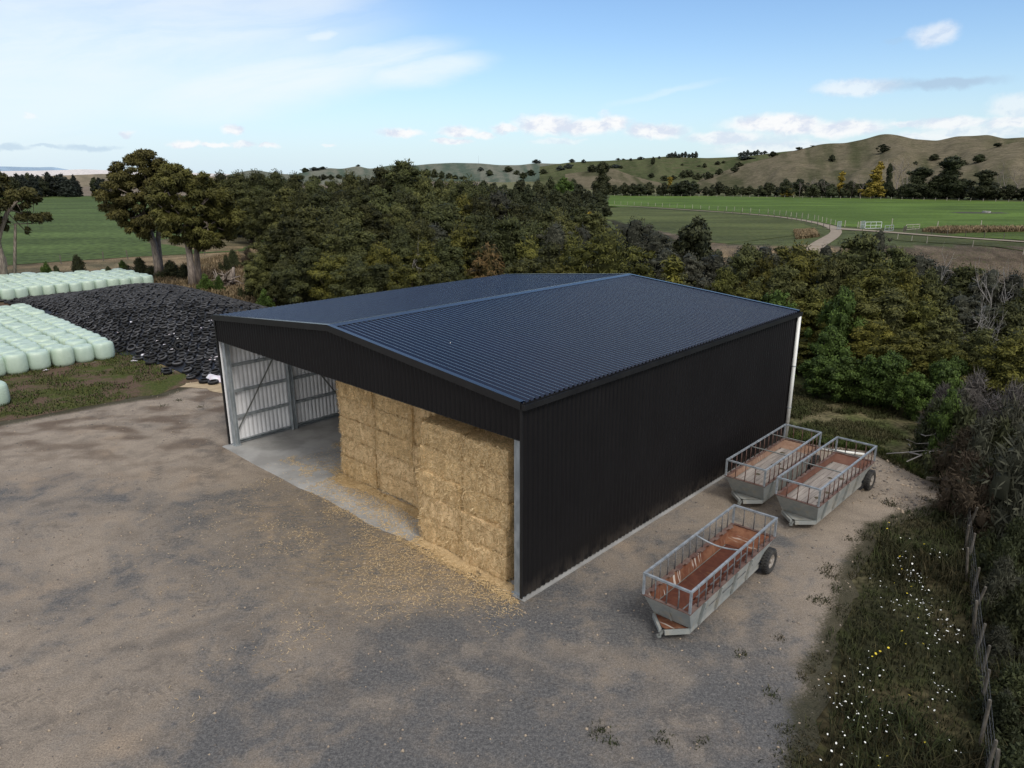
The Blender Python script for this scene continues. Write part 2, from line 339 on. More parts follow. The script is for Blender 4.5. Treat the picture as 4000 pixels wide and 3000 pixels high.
sheet_px('green_strip', [(3700, 922), (3760, 908), (4000, 902), (4700, 906), (4700, 965), (4000, 938)], field_mat('strip_grass', (0.0750, 0.1050, 0.0210), (0.0525, 0.0788, 0.0150)), .05, 10, .6, 3)
sheet_px('grass_verge', [(3430, 920), (3600, 922), (4000, 950), (4700, 985), (4700, 1000), (4000, 968), (3700, 952), (3500, 940)], field_mat('verge_grass', (0.0675, 0.0735, 0.0255), (0.0465, 0.0540, 0.0180)), .05, 10, .8, 3)
def ribbon(name, pts, w, m, z):
    P = [np.array(p[:2]) for p in pts]; Q = []
    for a, b in zip(P, P[1:]):
        k = max(2, int(np.linalg.norm(b-a)/4)); Q += [a+(b-a)*i/k for i in range(k)]
    Q.append(P[-1]); Q = np.array(Q)
    for _ in range(6): Q[1:-1] = (Q[:-2]+2*Q[1:-1]+Q[2:])/4
    T = np.gradient(Q, axis=0); T /= np.linalg.norm(T, axis=1)[:, None]; N = np.column_stack([-T[:, 1], T[:, 0]])
    ww = np.interp(np.linspace(0, 1, len(Q)), np.linspace(0, 1, len(w)), w)[:, None]*.5*(1+.25*(rng.random((len(Q), 1))-.5))
    A = Q+N*ww; B = Q-N*ww; V = np.vstack([A, B]); n = len(Q); V = np.column_stack([V, hz(V[:, 0], V[:, 1])+z])
    F = [(i, i+1, n+i+1, n+i) for i in range(n-1)]
    F = np.array(F); nz = np.cross(V[F[0, 1]]-V[F[0, 0]], V[F[0, 2]]-V[F[0, 0]])[2]
    return tag(link(name, npmesh(name, V, F if nz > 0 else F[:, ::-1], m, smooth=True)), kind='structure')
trackm = mat('track_clay', (0.27, 0.225, 0.17), 0.95, (0.22, 0.175, 0.13), .6, bs=.3, bscale=8)
ribbon('farm_track', [gp(*p) for p in ((2300, 800), (2385, 801), (2560, 812), (2838, 830), (3000, 842), (3069, 850), (3180, 868), (3268, 890), (3275, 910), (3225, 940), (3180, 965), (3140, 1000))], [1.6, 1.7, 1.8, 1.9, 2., 2.3, 2.5, 2.5], trackm, .08)
ribbon('farm_track', [gp(*p) for p in ((3250, 893), (3330, 898), (3410, 903), (3480, 908), (3560, 917), (3760, 930), (4000, 946), (4600, 985))], [5, 3.2, 2.4, 2.4, 2.4], trackm, .10)

# ------------------------------------------------------------------ hills
def hill_mat(name, c1, c2, c3):
    m, t, b = newmat(name); co = objco(t)
    f = t.noise(t.v('MULTIPLY', co, (1, 1, 2.5)), .012, 6, .65); f2 = t.noise(co, .1, 6, .35); f3 = t.noise(t.v('MULTIPLY', co, (.3, .3, 4.)), .25, 3, .6)
    rc = t.add('SeparateColor', _in={0: t.attr('col')}).outputs[0]; f = t.m('ADD', t.m('MULTIPLY', rc, .8), t.m('MULTIPLY_ADD', f, .9, -.32)); pale_ = tuple(x*1.22 for x in c1); col = t.mix(t.ss(f, .05, .62), pale_, c3); col = t.mix(t.ss(f2, .46, .7, 0, .6), col, c2); g = t.m('MULTIPLY', t.ss(f3, .3, .7, .85, 1.15), t.ss(t.noise(co, .45, 4, .7), .3, .7, .75, 1.25))  # dry pale ridges, greener dark gullies; missing spur shading is put into the colour
    col = t.mix(1., col, t.add('CombineColor', _in={0: g, 1: g, 2: g}).outputs[0], 'MULTIPLY')
    t.put(b.inputs['Base Color'], col); b.inputs['Roughness'].default_value = 1.; b.inputs['Specular IOR Level'].default_value = .0; bump(t, b, f2, .6, 2.); return m
HILLS = {}
def hill(name, sil, Dc, Db, m, amp=.25, k=9., seed=0, nr=46, pw=1.15):
    sil = np.array(sil, float); n = max(60, int((sil[-1, 0]-sil[0, 0])/7)); px = np.linspace(sil[0, 0], sil[-1, 0], n)
    # smooth the outline
    py = np.interp(px, sil[:, 0], sil[:, 1]); ker = np.hanning(9); ker /= ker.sum(); py = np.convolve(np.pad(py, 4, 'edge'), ker, 'valid')
    D = np.array([ray(a, b) for a, b in zip(px, py)]); hd = np.hypot(D[:, 0], D[:, 1]); az = np.arctan2(D[:, 0], D[:, 1]); Zc = HC+D[:, 2]/hd*Dc
    ts = np.concatenate([np.linspace(0, 1, nr), [1.06, 1.15, 1.3, 1.6]])
    V = []; RC = []
    for tt in ts:
        r = Db+(Dc-Db)*tt
        if tt <= 1:
            s = tt**pw; s = s*(1-.35*np.sin(PI*tt)*0)
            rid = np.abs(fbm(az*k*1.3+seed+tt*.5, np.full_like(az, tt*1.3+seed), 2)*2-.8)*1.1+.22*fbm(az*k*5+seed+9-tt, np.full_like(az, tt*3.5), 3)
            z = Zc*s-np.maximum(Zc, 6)*amp*(rid*1.6)*math.sin(PI*tt)**.8
            z = np.minimum(z, HC+(Zc-HC)*(r/Dc)-.002*r*(1-tt)) if tt < 1 else z
        else: z = Zc*(1-.55*(tt-1)/.6)-1.5*(tt-1)*20
        if tt == 0: z = z*0-.5
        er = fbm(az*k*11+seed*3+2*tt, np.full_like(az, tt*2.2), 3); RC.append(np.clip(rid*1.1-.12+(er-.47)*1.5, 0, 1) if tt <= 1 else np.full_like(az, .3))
        if 0 < tt < 1: z = z-(er-.3)*.05*np.maximum(Zc, 6)*math.sin(PI*tt)
        V.append(np.column_stack([np.sin(az)*r, np.cos(az)*r, z]))
    V = np.vstack(V); i, j = np.meshgrid(np.arange(len(ts)-1), np.arange(n-1), indexing='ij')
    F = np.stack([i*n+j, i*n+j+1, (i+1)*n+j+1, (i+1)*n+j], -1).reshape(-1, 4)
    HILLS[len(HILLS)] = (name, az, V.reshape(len(ts), n, 3), ts, Db, Dc)
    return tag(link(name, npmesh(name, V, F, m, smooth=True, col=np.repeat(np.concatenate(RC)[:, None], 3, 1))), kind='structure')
def hill_z(px, py):                                       # where the ray through a photo pixel meets the nearest hill face
    best = None; d = ray(px, py); a = math.atan2(d[0], d[1]); sl = d[2]/math.hypot(d[0], d[1])
    for name, az, G, ts, Db, Dc in HILLS.values():
        if not az[0] <= a <= az[-1]: continue
        j = int(np.searchsorted(az, a)); j = min(max(j, 1), len(az)-1); w = (a-az[j-1])/(az[j]-az[j-1]+1e-9); Z = G[:, j-1, 2]*(1-w)+G[:, j, 2]*w
        for i in range(len(ts)):
            r = Db+(Dc-Db)*ts[i]
            if ts[i] <= 1.0 and HC+sl*r <= Z[i]+.02:
                if best is None or r < best[0]: best = (r, Z[i])
                break
    if best is None: return None
    return best
c5 = lambda x, y: (2300+x/1.3012, 450+y/1.3012)
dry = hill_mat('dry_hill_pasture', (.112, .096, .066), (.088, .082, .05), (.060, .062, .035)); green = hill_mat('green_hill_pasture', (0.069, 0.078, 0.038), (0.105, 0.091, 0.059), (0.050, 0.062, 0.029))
hazy = hill_mat('hazy_hill_pasture', (.135, .135, .11), (.11, .128, .092), (.072, .098, .078)); blue = hill_mat('far_haze_blue_range', (.27, .37, .47), (.31, .40, .49), (.25, .34, .44)); pale = hill_mat('far_pale_downs', (.52, .48, .46), (.45, .44, .45), (.58, .55, .53)); brown = hill_mat('brown_downs', (.20, .165, .12), (.24, .2, .15), (.16, .14, .1))  # bluish distance haze is painted into the hazy and blue hill colours
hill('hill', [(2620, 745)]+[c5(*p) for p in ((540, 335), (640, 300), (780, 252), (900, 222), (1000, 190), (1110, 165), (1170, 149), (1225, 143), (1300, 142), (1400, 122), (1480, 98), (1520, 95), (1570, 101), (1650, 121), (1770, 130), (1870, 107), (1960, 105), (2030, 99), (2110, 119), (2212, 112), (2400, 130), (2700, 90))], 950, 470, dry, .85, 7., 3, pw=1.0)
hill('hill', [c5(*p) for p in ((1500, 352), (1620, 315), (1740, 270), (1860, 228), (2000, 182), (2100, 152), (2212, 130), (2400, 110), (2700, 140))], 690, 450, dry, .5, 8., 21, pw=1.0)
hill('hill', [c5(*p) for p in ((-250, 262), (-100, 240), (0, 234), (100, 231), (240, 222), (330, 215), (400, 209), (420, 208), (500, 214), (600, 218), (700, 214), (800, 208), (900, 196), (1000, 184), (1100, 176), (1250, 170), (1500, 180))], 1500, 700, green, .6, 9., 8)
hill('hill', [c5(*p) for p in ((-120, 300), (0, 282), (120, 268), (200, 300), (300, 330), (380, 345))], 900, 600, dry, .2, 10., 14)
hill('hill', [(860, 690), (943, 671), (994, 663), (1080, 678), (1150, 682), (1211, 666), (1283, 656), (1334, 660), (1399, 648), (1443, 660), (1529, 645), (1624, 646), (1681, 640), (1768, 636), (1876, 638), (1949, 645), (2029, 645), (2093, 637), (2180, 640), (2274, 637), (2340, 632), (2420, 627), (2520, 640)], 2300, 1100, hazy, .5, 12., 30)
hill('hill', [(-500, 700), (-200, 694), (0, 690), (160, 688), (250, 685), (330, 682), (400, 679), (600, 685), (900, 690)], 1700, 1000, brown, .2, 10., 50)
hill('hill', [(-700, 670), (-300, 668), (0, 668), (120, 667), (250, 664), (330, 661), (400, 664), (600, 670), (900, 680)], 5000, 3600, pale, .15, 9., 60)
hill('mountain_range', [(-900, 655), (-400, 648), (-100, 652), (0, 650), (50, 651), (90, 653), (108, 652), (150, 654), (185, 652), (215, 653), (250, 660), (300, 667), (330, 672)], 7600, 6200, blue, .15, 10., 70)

# ------------------------------------------------------------------ shed
W, L, HE, HR, HF = 16.5, 16.5, 5.46, 6.2, 4.5       # width, length, eave, ridge, underside of the front cladding
def cladding_mat(name, c, rough, spec, specks=True, streak=True, nz=1., ior=1.5):
    m, t, b = newmat(name); co = objco(t)
    f = t.noise(co, .6, 5, .6); f2 = t.noise(t.v('MULTIPLY', co, (6, 6, .6)), 1.2, 4, .6)
    col = t.mix(t.ss(f, .3, .7), tuple(x*.94 for x in c), tuple(x*1.06 for x in c)); dz = t.add('SeparateXYZ', _in={0: co}).outputs[2]; col = t.mix(t.m('MULTIPLY', t.ss(dz, .0, .7, .5, 0.), t.ss(t.noise(co, 2.5, 5), .35, .6)), col, (.06, .05, .042)) if nz else col; col = t.mix(t.ss(f2, .55, .8, 0, .12), col, tuple(x*2+.008 for x in c)) if streak else col
    if specks:
        vd = t.add('TexVoronoi', _in={'Vector': co, 'Scale': 1.5}); s = t.add('SeparateColor', _in={0: vd.outputs['Color']}).outputs
        sp = t.m('MULTIPLY', t.ss(vd.outputs['Distance'], .018, .034, 1., 0.), t.m('GREATER_THAN', s[0], .9)); col = t.mix(sp, col, (.55, .54, .5))
    t.put(b.inputs['Base Color'], col); t.put(b.inputs['Roughness'], t.ss(f, .3, .7, rough-.02*nz, rough+.02*nz)); b.inputs['Specular IOR Level'].default_value = spec; b.inputs['IOR'].default_value = ior
    return m
blk = cladding_mat('charcoal_cladding', (.0085, .0078, .0085), .5, .22)
roofm = cladding_mat('charcoal_roofing', (.0065, .0125, .033), .2, .5, streak=False, nz=0., ior=1.37)
trim = mat('charcoal_trim', (.011, .011, .012), .42, (.015, .015, .016), 2., spec=.35)
edge_trim = mat('roof_edge_trim', (.012, .014, .02), .2, (.016, .019, .026), 2., spec=.8)
lining = mat('grey_lining', (.84, .84, .86), .6, (.75, .75, .77), 1.5, spec=.3)
galv = mat('galvanised_steel', (.40, .43, .45), .5, (.27, .30, .32), 5., met=.35, spec=.4, stretch=(1, 1, .5))
dgalv = mat('dull_steel', (.20, .21, .205), .6, (.14, .145, .14), 4., met=.2, spec=.3)
conc = mat('concrete', (.36, .355, .345), .85, (.26, .255, .245), .9, bs=.2, bscale=12)
white_pvc = mat('white_plastic', (.80, .80, .78), .35, (.72, .72, .69), 1.5, spec=.4)
shed = tag(empty('hay_shed', SL(0, 0), -YAW), 'big charcoal steel hay shed with blue-black gabled roof and open front', 'shed')

def rib(n0, n1, pitch=.19, h=.03, fl=.55):            # trapezoid profile along one axis
    xs, hs = [], []; x = n0
    while x < n1-1e-6:
        for a, b in ((0, 0), (fl, 0), (fl+.13, h), (.87, h)):
            q = x+a*pitch
            if q < n1: xs.append(q); hs.append(b)
        x += pitch
    xs.append(n1); hs.append(0); return np.array(xs), np.array(hs)
def ribbed(name, ori, along, rise0, rise1, out, n0, n1, m, parent, pitch=.19, h=.03, fl=.55):
    """sheet: ribs stacked along `along`, running from rise0(x) to rise1(x); out = rib direction"""
    xs, hs = rib(n0, n1, pitch, h, fl); ori, along, out = (np.array(q, float) for q in (ori, along, out))
    A = np.array([ori+along*x+out*hh+np.array(rise0(x)) for x, hh in zip(xs, hs)]); B = np.array([ori+along*x+out*hh+np.array(rise1(x)) for x, hh in zip(xs, hs)])
    n = len(xs); F = [(i, i+1, n+i+1, n+i) for i in range(n-1)]
    return link(name, npmesh(name, np.vstack([A, B]), F, m), parent)
pr_ = .11                                                 # roof overhang
sl = math.atan2(HR-HE, W/2); 
def zroof(x): return HE+(HR-HE)*(1-abs(x+W/2)/(W/2))
for s in (-1, 1):                                       # roof sheets
    xe = -W/2+s*(W/2+.06); ze = zroof(xe)
    ribbed('roof_sheet', (0, 0, .008), (0, 1, 0), lambda y: (-W/2, 0, HR), lambda y, xe=xe, ze=ze: (xe, 0, ze), (0, 0, 1), -pr_, L+pr_, roofm, shed, h=.066, fl=.44)
    ribbed('roof_lining', (0, 0, -.05), (0, 1, 0), lambda y: (-W/2, 0, HR), lambda y, xe=xe, ze=ze: (xe, 0, ze), (0, 0, 1), .02, L-.02, lining, shed)
ridge = MB()
for s in (-1, 1):
    x1 = -W/2+s*.24; z0, z1 = HR+.092, zroof(x1)+.078
    ridge.raw([(-W/2, -pr_-.02, z0), (-W/2, L+pr_+.02, z0), (x1, L+pr_+.02, z1), (x1, -pr_-.02, z1), (x1, L+pr_+.02, z1-.03), (x1, -pr_-.02, z1-.03)], [(0, 1, 2, 3), (3, 2, 4, 5)])
ridge.build('ridge_cap', edge_trim, shed)
for yy, s in ((-pr_, -1), (L+pr_, 1)):                   # barge boards: face and top fold
    for sd in (-1, 1):
        xe = -W/2+sd*(W/2+.07); mb = MB(); ya, yb = yy+s*.02, yy-s*.13
        za, zb = HR+.088, zroof(xe)+.088
        mb.raw([(-W/2, ya, za), (xe, ya, zb), (xe, ya, zb-.21), (-W/2, ya, za-.21), (-W/2, yb, za), (xe, yb, zb), (-W/2, ya-s*.02, za-.21), (xe, ya-s*.02, zb-.21)], [(0, 1, 2, 3), (2, 3, 6, 7)])
        b_ = mb.build('barge_board', trim, shed)
        tp = MB(); tp.raw([(-W/2, ya+s*.004, za+.004), (xe, ya+s*.004, zb+.004), (xe, yb, zb+.004), (-W/2, yb, za+.004)], [(0, 1, 2, 3)]); tp.build('barge_flashing', edge_trim, b_)
# cladding
up_ = lambda z: (lambda x: (0, 0, z))
ribbed('front_cladding', (0, -.03, 0), (1, 0, 0), up_(HF), lambda x: (0, 0, zroof(x)+.0), (0, -1, 0), -W-.02, .02, blk, shed)
ribbed('front_lining', (0, .0, 0), (1, 0, 0), up_(HF+.02), lambda x: (0, 0, zroof(x)-.06), (0, 1, 0), -W+.05, -.05, lining, shed)
ribbed('side_wall', (.03, 0, 0), (0, 1, 0), up_(.075), up_(HE), (1, 0, 0), -.03, L, blk, shed)
ribbed('side_wall', (-W-.03, 0, 0), (0, 1, 0), up_(.075), up_(HE), (-1, 0, 0), -.03, L, blk, shed)
ribbed('back_wall', (0, L+.03, 0), (1, 0, 0), up_(.075), lambda x: (0, 0, zroof(x)), (0, 1, 0), -W, 0, blk, shed)
ribbed('wall_lining', (-W, 0, 0), (0, 1, 0), up_(.08), up_(HE-.05), (-1, 0, 0), .0, L, lining, shed, h=.026)
ribbed('wall_lining', (0, 0, 0), (0, 1, 0), up_(.08), up_(HE-.05), (1, 0, 0), .0, L, lining, shed, h=.026)
ribbed('wall_lining', (0, L, 0), (1, 0, 0), up_(.08), lambda x: (0, 0, zroof(x)-.06), (0, 1, 0), -W, 0, lining, shed, h=.026)
for x0, x1 in ((.0, .075), (-W-.075, -W)):               # corner flashings
    MB().box((x0, -.075, .07), (x1, -.032, HE+.02)).build('corner_flashing', trim, shed)
MB().box((-W+.01, -.058, HF-.012), (-.01, .02, HF+.004)).build('head_flashing', trim, shed)
# floor slab with a worn front lip
mb = MB(); fx = np.linspace(-W-.12, .13, 60); fy = [-.38+.16*float(fbm(x*.9, 3.3))+.2*sstep(x, -6, -4.5)+.12*sstep(x, -11, -9.) for x in fx]
n = len(fx); vs = [(x, y, .03) for x, y in zip(fx, fy)]+[(x, L+.1, .03) for x in fx]+[(x, y-.03, -.05) for x, y in zip(fx, fy)]+[(x, L+.1, -.05) for x in fx]
fs = [(i, i+1, n+i+1, n+i) for i in range(n-1)]+[(2*n+i, 2*n+i+1, i+1, i) for i in range(n-1)]+[(0, n, 3*n, 2*n), (n-1, 3*n-1, 4*n-1, 2*n-1)]+[(n+i, n+i+1, 3*n+i+1, 3*n+i) for i in range(n-1)]
mb.raw(vs, fs).build('concrete_floor', conc, shed)
# frame
colY = [.16, 2.85, 5.6, 8.35, 11.1, 13.8, 16.3]
for sd in (0, 1):
    for i, y in enumerate(colY):
        x0 = -W+.03 if sd == 0 else -.03; dx = 1 if sd == 0 else -1
        w = .26 if i == 0 else .22; mb = MB()                                   # I-section
        a, b = sorted((x0+dx*.03, x0+dx*(.03+w))); hy = .10
        mb.box((a, y-hy, .03), (b, y-hy+.015, HE-.1)); mb.box((a, y+hy-.015, .03), (b, y+hy, HE-.1)); mb.box(((a+b)/2-.01, y-hy+.015, .031), ((a+b)/2+.01, y+hy-.015, HE-.101))
        if i == 0: mb.box((a-.06, y-hy-.04, .03), (b+.06, y+hy+.04, .055))
        mb.build('column', galv, shed)
for y in colY[1:-1]+[.16]:
    for s in (-1, 1):
        MB().bar((-W/2+s*.01, y, HR-.22), (-W/2+s*(W/2-.15), y, HE-.2), .12, .25).build('rafter', dgalv, shed)
for sd, xx, d in ((0, -W+.0, 1), (1, 0, -1)):
    for z in (.13, 1.2, 2.3, 3.4, 4.55):
        a, b = sorted((xx+d*.006, xx+d*.14)); mb = MB().box((a, .28, z-.055), (b, L-.1, z-.05)).box((a, .28, z+.05), (b, L-.1, z+.055))
        mb.box(((b-.004) if d > 0 else a, .28, z-.0498), (b if d > 0 else a+.004, L-.1, z+.0498)) if z > .5 else mb.box((a, .28, z-.0498), (a+.004 if d > 0 else b, L-.1, z+.0498)); mb.build('girt', galv, shed)
for k in range(1, 7):
    for s in (-1, 1):
        x = -W/2+s*W/2*k/7; MB().box((x-.03, .1, zroof(x)-.2), (x+.03, L-.1, zroof(x)-.05)).build('purlin', dgalv, shed)
for a, b in (((.2, .5), (2.8, 4.35)), ((2.9, 4.35), (5.5, .6))):
    MB().bar((-W+.17, a[0], a[1]), (-W+.17, b[0], b[1]), .012, .06).build('brace', dgalv, shed)
    MB().bar((-.17, a[0], a[1]), (-.17, b[0], b[1]), .012, .06).build('brace', dgalv, shed)
# gutters and downpipes
for x0, s in ((.06, 1), (-W-.06, -1)):
    a, b = sorted((x0, x0+s*.14)); g = MB(); y0, y1 = -pr_-.0, L+pr_
    g.box((a, y0, HE-.13), (b, y1, HE-.122)); g.box((a, y0, HE-.1215), (a+.006, y1, HE+.02)); g.box((b-.006, y0, HE-.1215), (b, y1, HE+.02)); g.box((a+.0062, y0+.002, HE-.1213), (b-.0062, y0+.008, HE+.018)); g.box((a+.0062, y1-.008, HE-.1213), (b-.0062, y1-.002, HE+.018))
    g.build('gutter', trim, shed)
    dp = MB().tube([(x0+s*.085, L-.08, HE-.14), (x0+s*.085, L-.08, .0)], .078, 14).build('downpipe', white_pvc, shed, smooth=True)
    for z in (3.25, 1.45): MB().lathe([(.08, z-.02), (.09, z-.02), (.09, z+.02), (.08, z+.02)], 14, c=(x0+s*.085, L-.08, 0), closed=True).box((x0-.02, L-.1, z-.012), (x0+s*.02, L-.06, z+.012)).build('pipe_bracket', galv, dp)

# ------------------------------------------------------------------ straw bales
def straw_mat(name, k=1.22):
    m, t, b = newmat(name); co = objco(t); r = t.add('ObjectInfo').outputs['Random']
    f = t.noise(t.v('MULTIPLY', co, (9, 9, 22)), 1.3, 6, .7, .6); f2 = t.noise(co, 1.6, 4)
    c = t.mix(t.ss(f, .3, .7), (.36*k, .235*k, .10*k), (.84*k, .615*k, .335*k)); c = t.mix(t.ss(f2, .35, .7, 0, .6), c, (.38*k, .25*k, .11*k)); c = t.mix(t.m('MULTIPLY', r, .6), c, (.72*k, .54*k, .33*k))
    t.put(b.inputs['Base Color'], c); b.inputs['Roughness'].default_value = .85; b.inputs['Specular IOR Level'].default_value = .15; bump(t, b, f, .9, .03); return m
strawm = straw_mat('straw')
def straw_leaf_mat():
    m, t, b = newmat('straw_stalks'); f = t.attr('tint', 'Fac')
    t.put(b.inputs['Base Color'], t.mix(f, (.36, .235, .10), (.84, .64, .37))); b.inputs['Roughness'].default_value = .7; b.inputs['Specular IOR Level'].default_value = .25; return m
stalkm = straw_leaf_mat()
def bale_mesh(seed, sx, sy, sz, nst=1500):
    r = np.random.default_rng(seed); nx, ny, nz = 14, 8, 7; V = []; F = []
    def face(o, a, b, na, nb):
        o, a, b = (np.array(q, float) for q in (o, a, b)); k = len(V)
        for i in range(na+1):
            for j in range(nb+1): V.append(o+a*i/na+b*j/nb)
        for i in range(na):
            for j in range(nb): F.append((k+i*(nb+1)+j, k+(i+1)*(nb+1)+j, k+(i+1)*(nb+1)+j+1, k+i*(nb+1)+j+1))
    hx, hy = sx/2, sy/2
    face((-hx, -hy, 0), (sx, 0, 0), (0, 0, sz), nx, nz); face((hx, hy, 0), (-sx, 0, 0), (0, 0, sz), nx, nz)
    face((hx, -hy, 0), (0, sy, 0), (0, 0, sz), ny, nz); face((-hx, hy, 0), (0, -sy, 0), (0, 0, sz), ny, nz)
    face((-hx, -hy, sz), (sx, 0, 0), (0, sy, 0), nx, ny); face((-hx, hy, 0), (sx, 0, 0), (0, -sy, 0), nx, ny)
    V = np.array(V); c = np.array([0, 0, sz/2]); q = (V-c)/np.array([hx, hy, sz/2])
    d = np.abs(q); corner = (np.sort(d, 1)[:, 1])**6                            # pull edges in, bulge middles
    out = q/(np.linalg.norm(q, axis=1)[:, None]+1e-9); n1 = fbm(V[:, 0]*2.1+seed, V[:, 2]*2.3+V[:, 1]*2.2+seed*3, 4)-.47
    V = V-out*(corner*.05)[:, None]+out*(n1*.15)[:, None]
    V[:, 2] = np.clip(V[:, 2], -.01, sz+.03)
    strings = .012*np.sin(V[:, 0]/sx*2*PI*5); V[:, 1] += strings*np.sign(q[:, 1])*(d[:, 1] > .95)
    # loose stalks
    P = []; G = []; T = []; tr = []
    ar = np.array([sx*sz, sx*sz, sy*sz, sy*sz, sx*sy]); ar = ar/ar.sum(); k = len(V)
    for f in range(5):
        m_ = int(nst*ar[f]); a, b = r.random(m_)*2-1, r.random(m_)*2-1; z1 = np.ones(m_)
        if f == 0: p = np.column_stack([a*hx*.99, -hy*z1, (b*.5+.5)*sz]); nrm = (0, -1, 0)
        if f == 1: p = np.column_stack([a*hx*.99, hy*z1, (b*.5+.5)*sz]); nrm = (0, 1, 0)
        if f == 2: p = np.column_stack([hx*z1, a*hy*.99, (b*.5+.5)*sz]); nrm = (1, 0, 0)
        if f == 3: p = np.column_stack([-hx*z1, a*hy*.99, (b*.5+.5)*sz]); nrm = (-1, 0, 0)
        if f == 4: p = np.column_stack([a*hx*.97, b*hy*.97, sz*z1]); nrm = (0, 0, 1)
        n_ = fbm(p[:, 0]*2.1+seed, p[:, 2]*2.3+p[:, 1]*2.2+seed*3, 4)-.47; nrm = np.array(nrm, float); p = p+nrm*(n_*.15+.012)[:, None]
        t = r.normal(size=(m_, 3)); t[:, 2] -= .5; t -= nrm*(t@nrm)[:, None]; t /= np.linalg.norm(t, axis=1)[:, None]; t = t+nrm*(r.random((m_, 1))*.55-.08)
        w = np.cross(t, nrm); w /= np.linalg.norm(w, axis=1)[:, None]; ln = (.035+r.random((m_, 1))*.07); wd = .004+r.random((m_, 1))*.005
        G.append(np.stack([p-t*ln-w*wd, p-t*ln+w*wd, p+t*ln+w*wd, p+t*ln-w*wd], 1).reshape(-1, 3)); T.append(r.random(m_)**1.2)
    G = np.vstack(G); T = np.concatenate(T); Fs = np.arange(len(G)).reshape(-1, 4)+k
    return npmesh('straw_bale', np.vstack([V, G]), np.vstack([np.array(F), Fs]), [strawm, stalkm], tint=np.concatenate([np.ones(len(F))*.5, T]), mi=np.concatenate([np.zeros(len(F)), np.ones(len(T))]))
BH = .765
bmeshes = {k: [bale_mesh(10*j+k, w, d, BH+.03, 2600) for j in range(4)] for k, (w, d) in enumerate(((1.82, .98), (2.12, 1.2)))}
ORD = ['bottom', 'second', 'third', 'fourth', 'top']; cn = 0
ordn = lambda k: {1: '1st', 2: '2nd', 3: '3rd'}.get(k, f'{k}th')
def put_bale(kind, x, y, k, label):
    global cn
    me = bmeshes[kind][(cn*7+k*3) % 4]; cn += 1
    o = link('straw_bale', me); j = rng.normal(size=4)
    o.location = tuple(SL(x+j[0]*.02, y+j[1]*.035+(.03*k if kind == 0 else .012*k), .031+k*BH)); o.rotation_euler = (0, 0, -YAW+j[2]*.012+(PI if rng.random() < .5 else 0))
    return tag(o, label, 'straw bale', 'straw bales stacked in the open shed')
for ci, (cx, nm) in enumerate(((-3.55, 'left'), (-1.72, 'right'))):                  # forward stack
    for k in range(5): put_bale(0, cx, .74, k, f'golden straw bale, {ORD[k]} layer of the {nm} column of the forward stack')
for ci, (cx, nm) in enumerate(((-9.44, 'left'), (-7.3, 'middle'), (-5.16, 'right'))):    # stack set further in
    for k in range(5): put_bale(1, cx, 2.05, k, f'golden straw bale, {ORD[k]} layer of the {nm} column of the recessed stack')
# loose straw on the slab and gravel: nobody could count it
def litter(name, n, fn, lw, label, z0):
    P = fn(n); m_ = len(P); a = rng.random(m_)*2*PI; ln = (lw[0]*(.4+.9*rng.random(m_)))[:, None]; t = np.column_stack([np.cos(a), np.sin(a), (rng.random(m_)-.5)*.25]); w = np.column_stack([-np.sin(a), np.cos(a), np.zeros(m_)])*lw[1]
    G = np.stack([P-t*ln-w, P-t*ln+w, P+t*ln+w, P+t*ln-w], 1).reshape(-1, 3); G[:, 2] = np.maximum(G[:, 2], z0)
    return tag(link(name, npmesh(name, G, np.arange(len(G)).reshape(-1, 4), stalkm, tint=rng.random(m_))), label, 'straw', kind='stuff')
def lit1(n):
    x = -rng.random(n)*13.2+.9; d = rng.exponential(1.45, n)*(1-.8*sstep(x, -3.2, .6)+.25*np.sin(x*1.7)); y = -.1-d; rj = rng.random(n); keep = (fbm(x*.8+9, y*.8, 4)+.22*(rng.random(n)-.5) > .40+.022*d) & (d < 8) & ~((x < -9) & (rng.random(n) < .7)) & (rj < 1-sstep(x, -.8, .9)) & ((x < .1) | (y < -.35)); x, y = x[keep], y[keep]
    return np.array([SL(a, b, .008+.018*rng.random()) for a, b in zip(x, y)])
litter('straw_litter', 12000, lit1, (.042, .0042), 'loose straw stalks strewn over the gravel in front of the bales', .006)
def lit2(n):
    x = -rng.random(n)*13.2-.3; y = -.3+rng.random(n)*4.8; face = np.where(x > -4.6, .2, np.where(x > -10.6, 1.4, 9)); near = face-y
    side = np.where(y > 1.2, np.maximum(-10.5-x, 0), 9)
    dd = np.where(x > -10.55, near, np.hypot(side, np.maximum(1.5-y, 0))); k2 = (x > -10.55) | (y > -.2)
    keep = (dd > -.1) & k2 & (rng.random(n) < np.exp(-np.maximum(dd, 0)*np.where(x > -4.6, 1.2, 1.6))*1.3+.015) ; keep |= (fbm(x*1.3+3, y*1.3) > .6) & (dd > 0) & (rng.random(n) < .35)
    x, y = x[keep], y[keep]; return np.array([SL(a, b, .034+.05*rng.random()*math.exp(-2*max(0, c))) for a, b, c in zip(x, y, dd[keep])])
litter('straw_litter', 60000, lit2, (.05, .0065), 'loose straw heaped along the foot of the stacks on the concrete floor', .033)

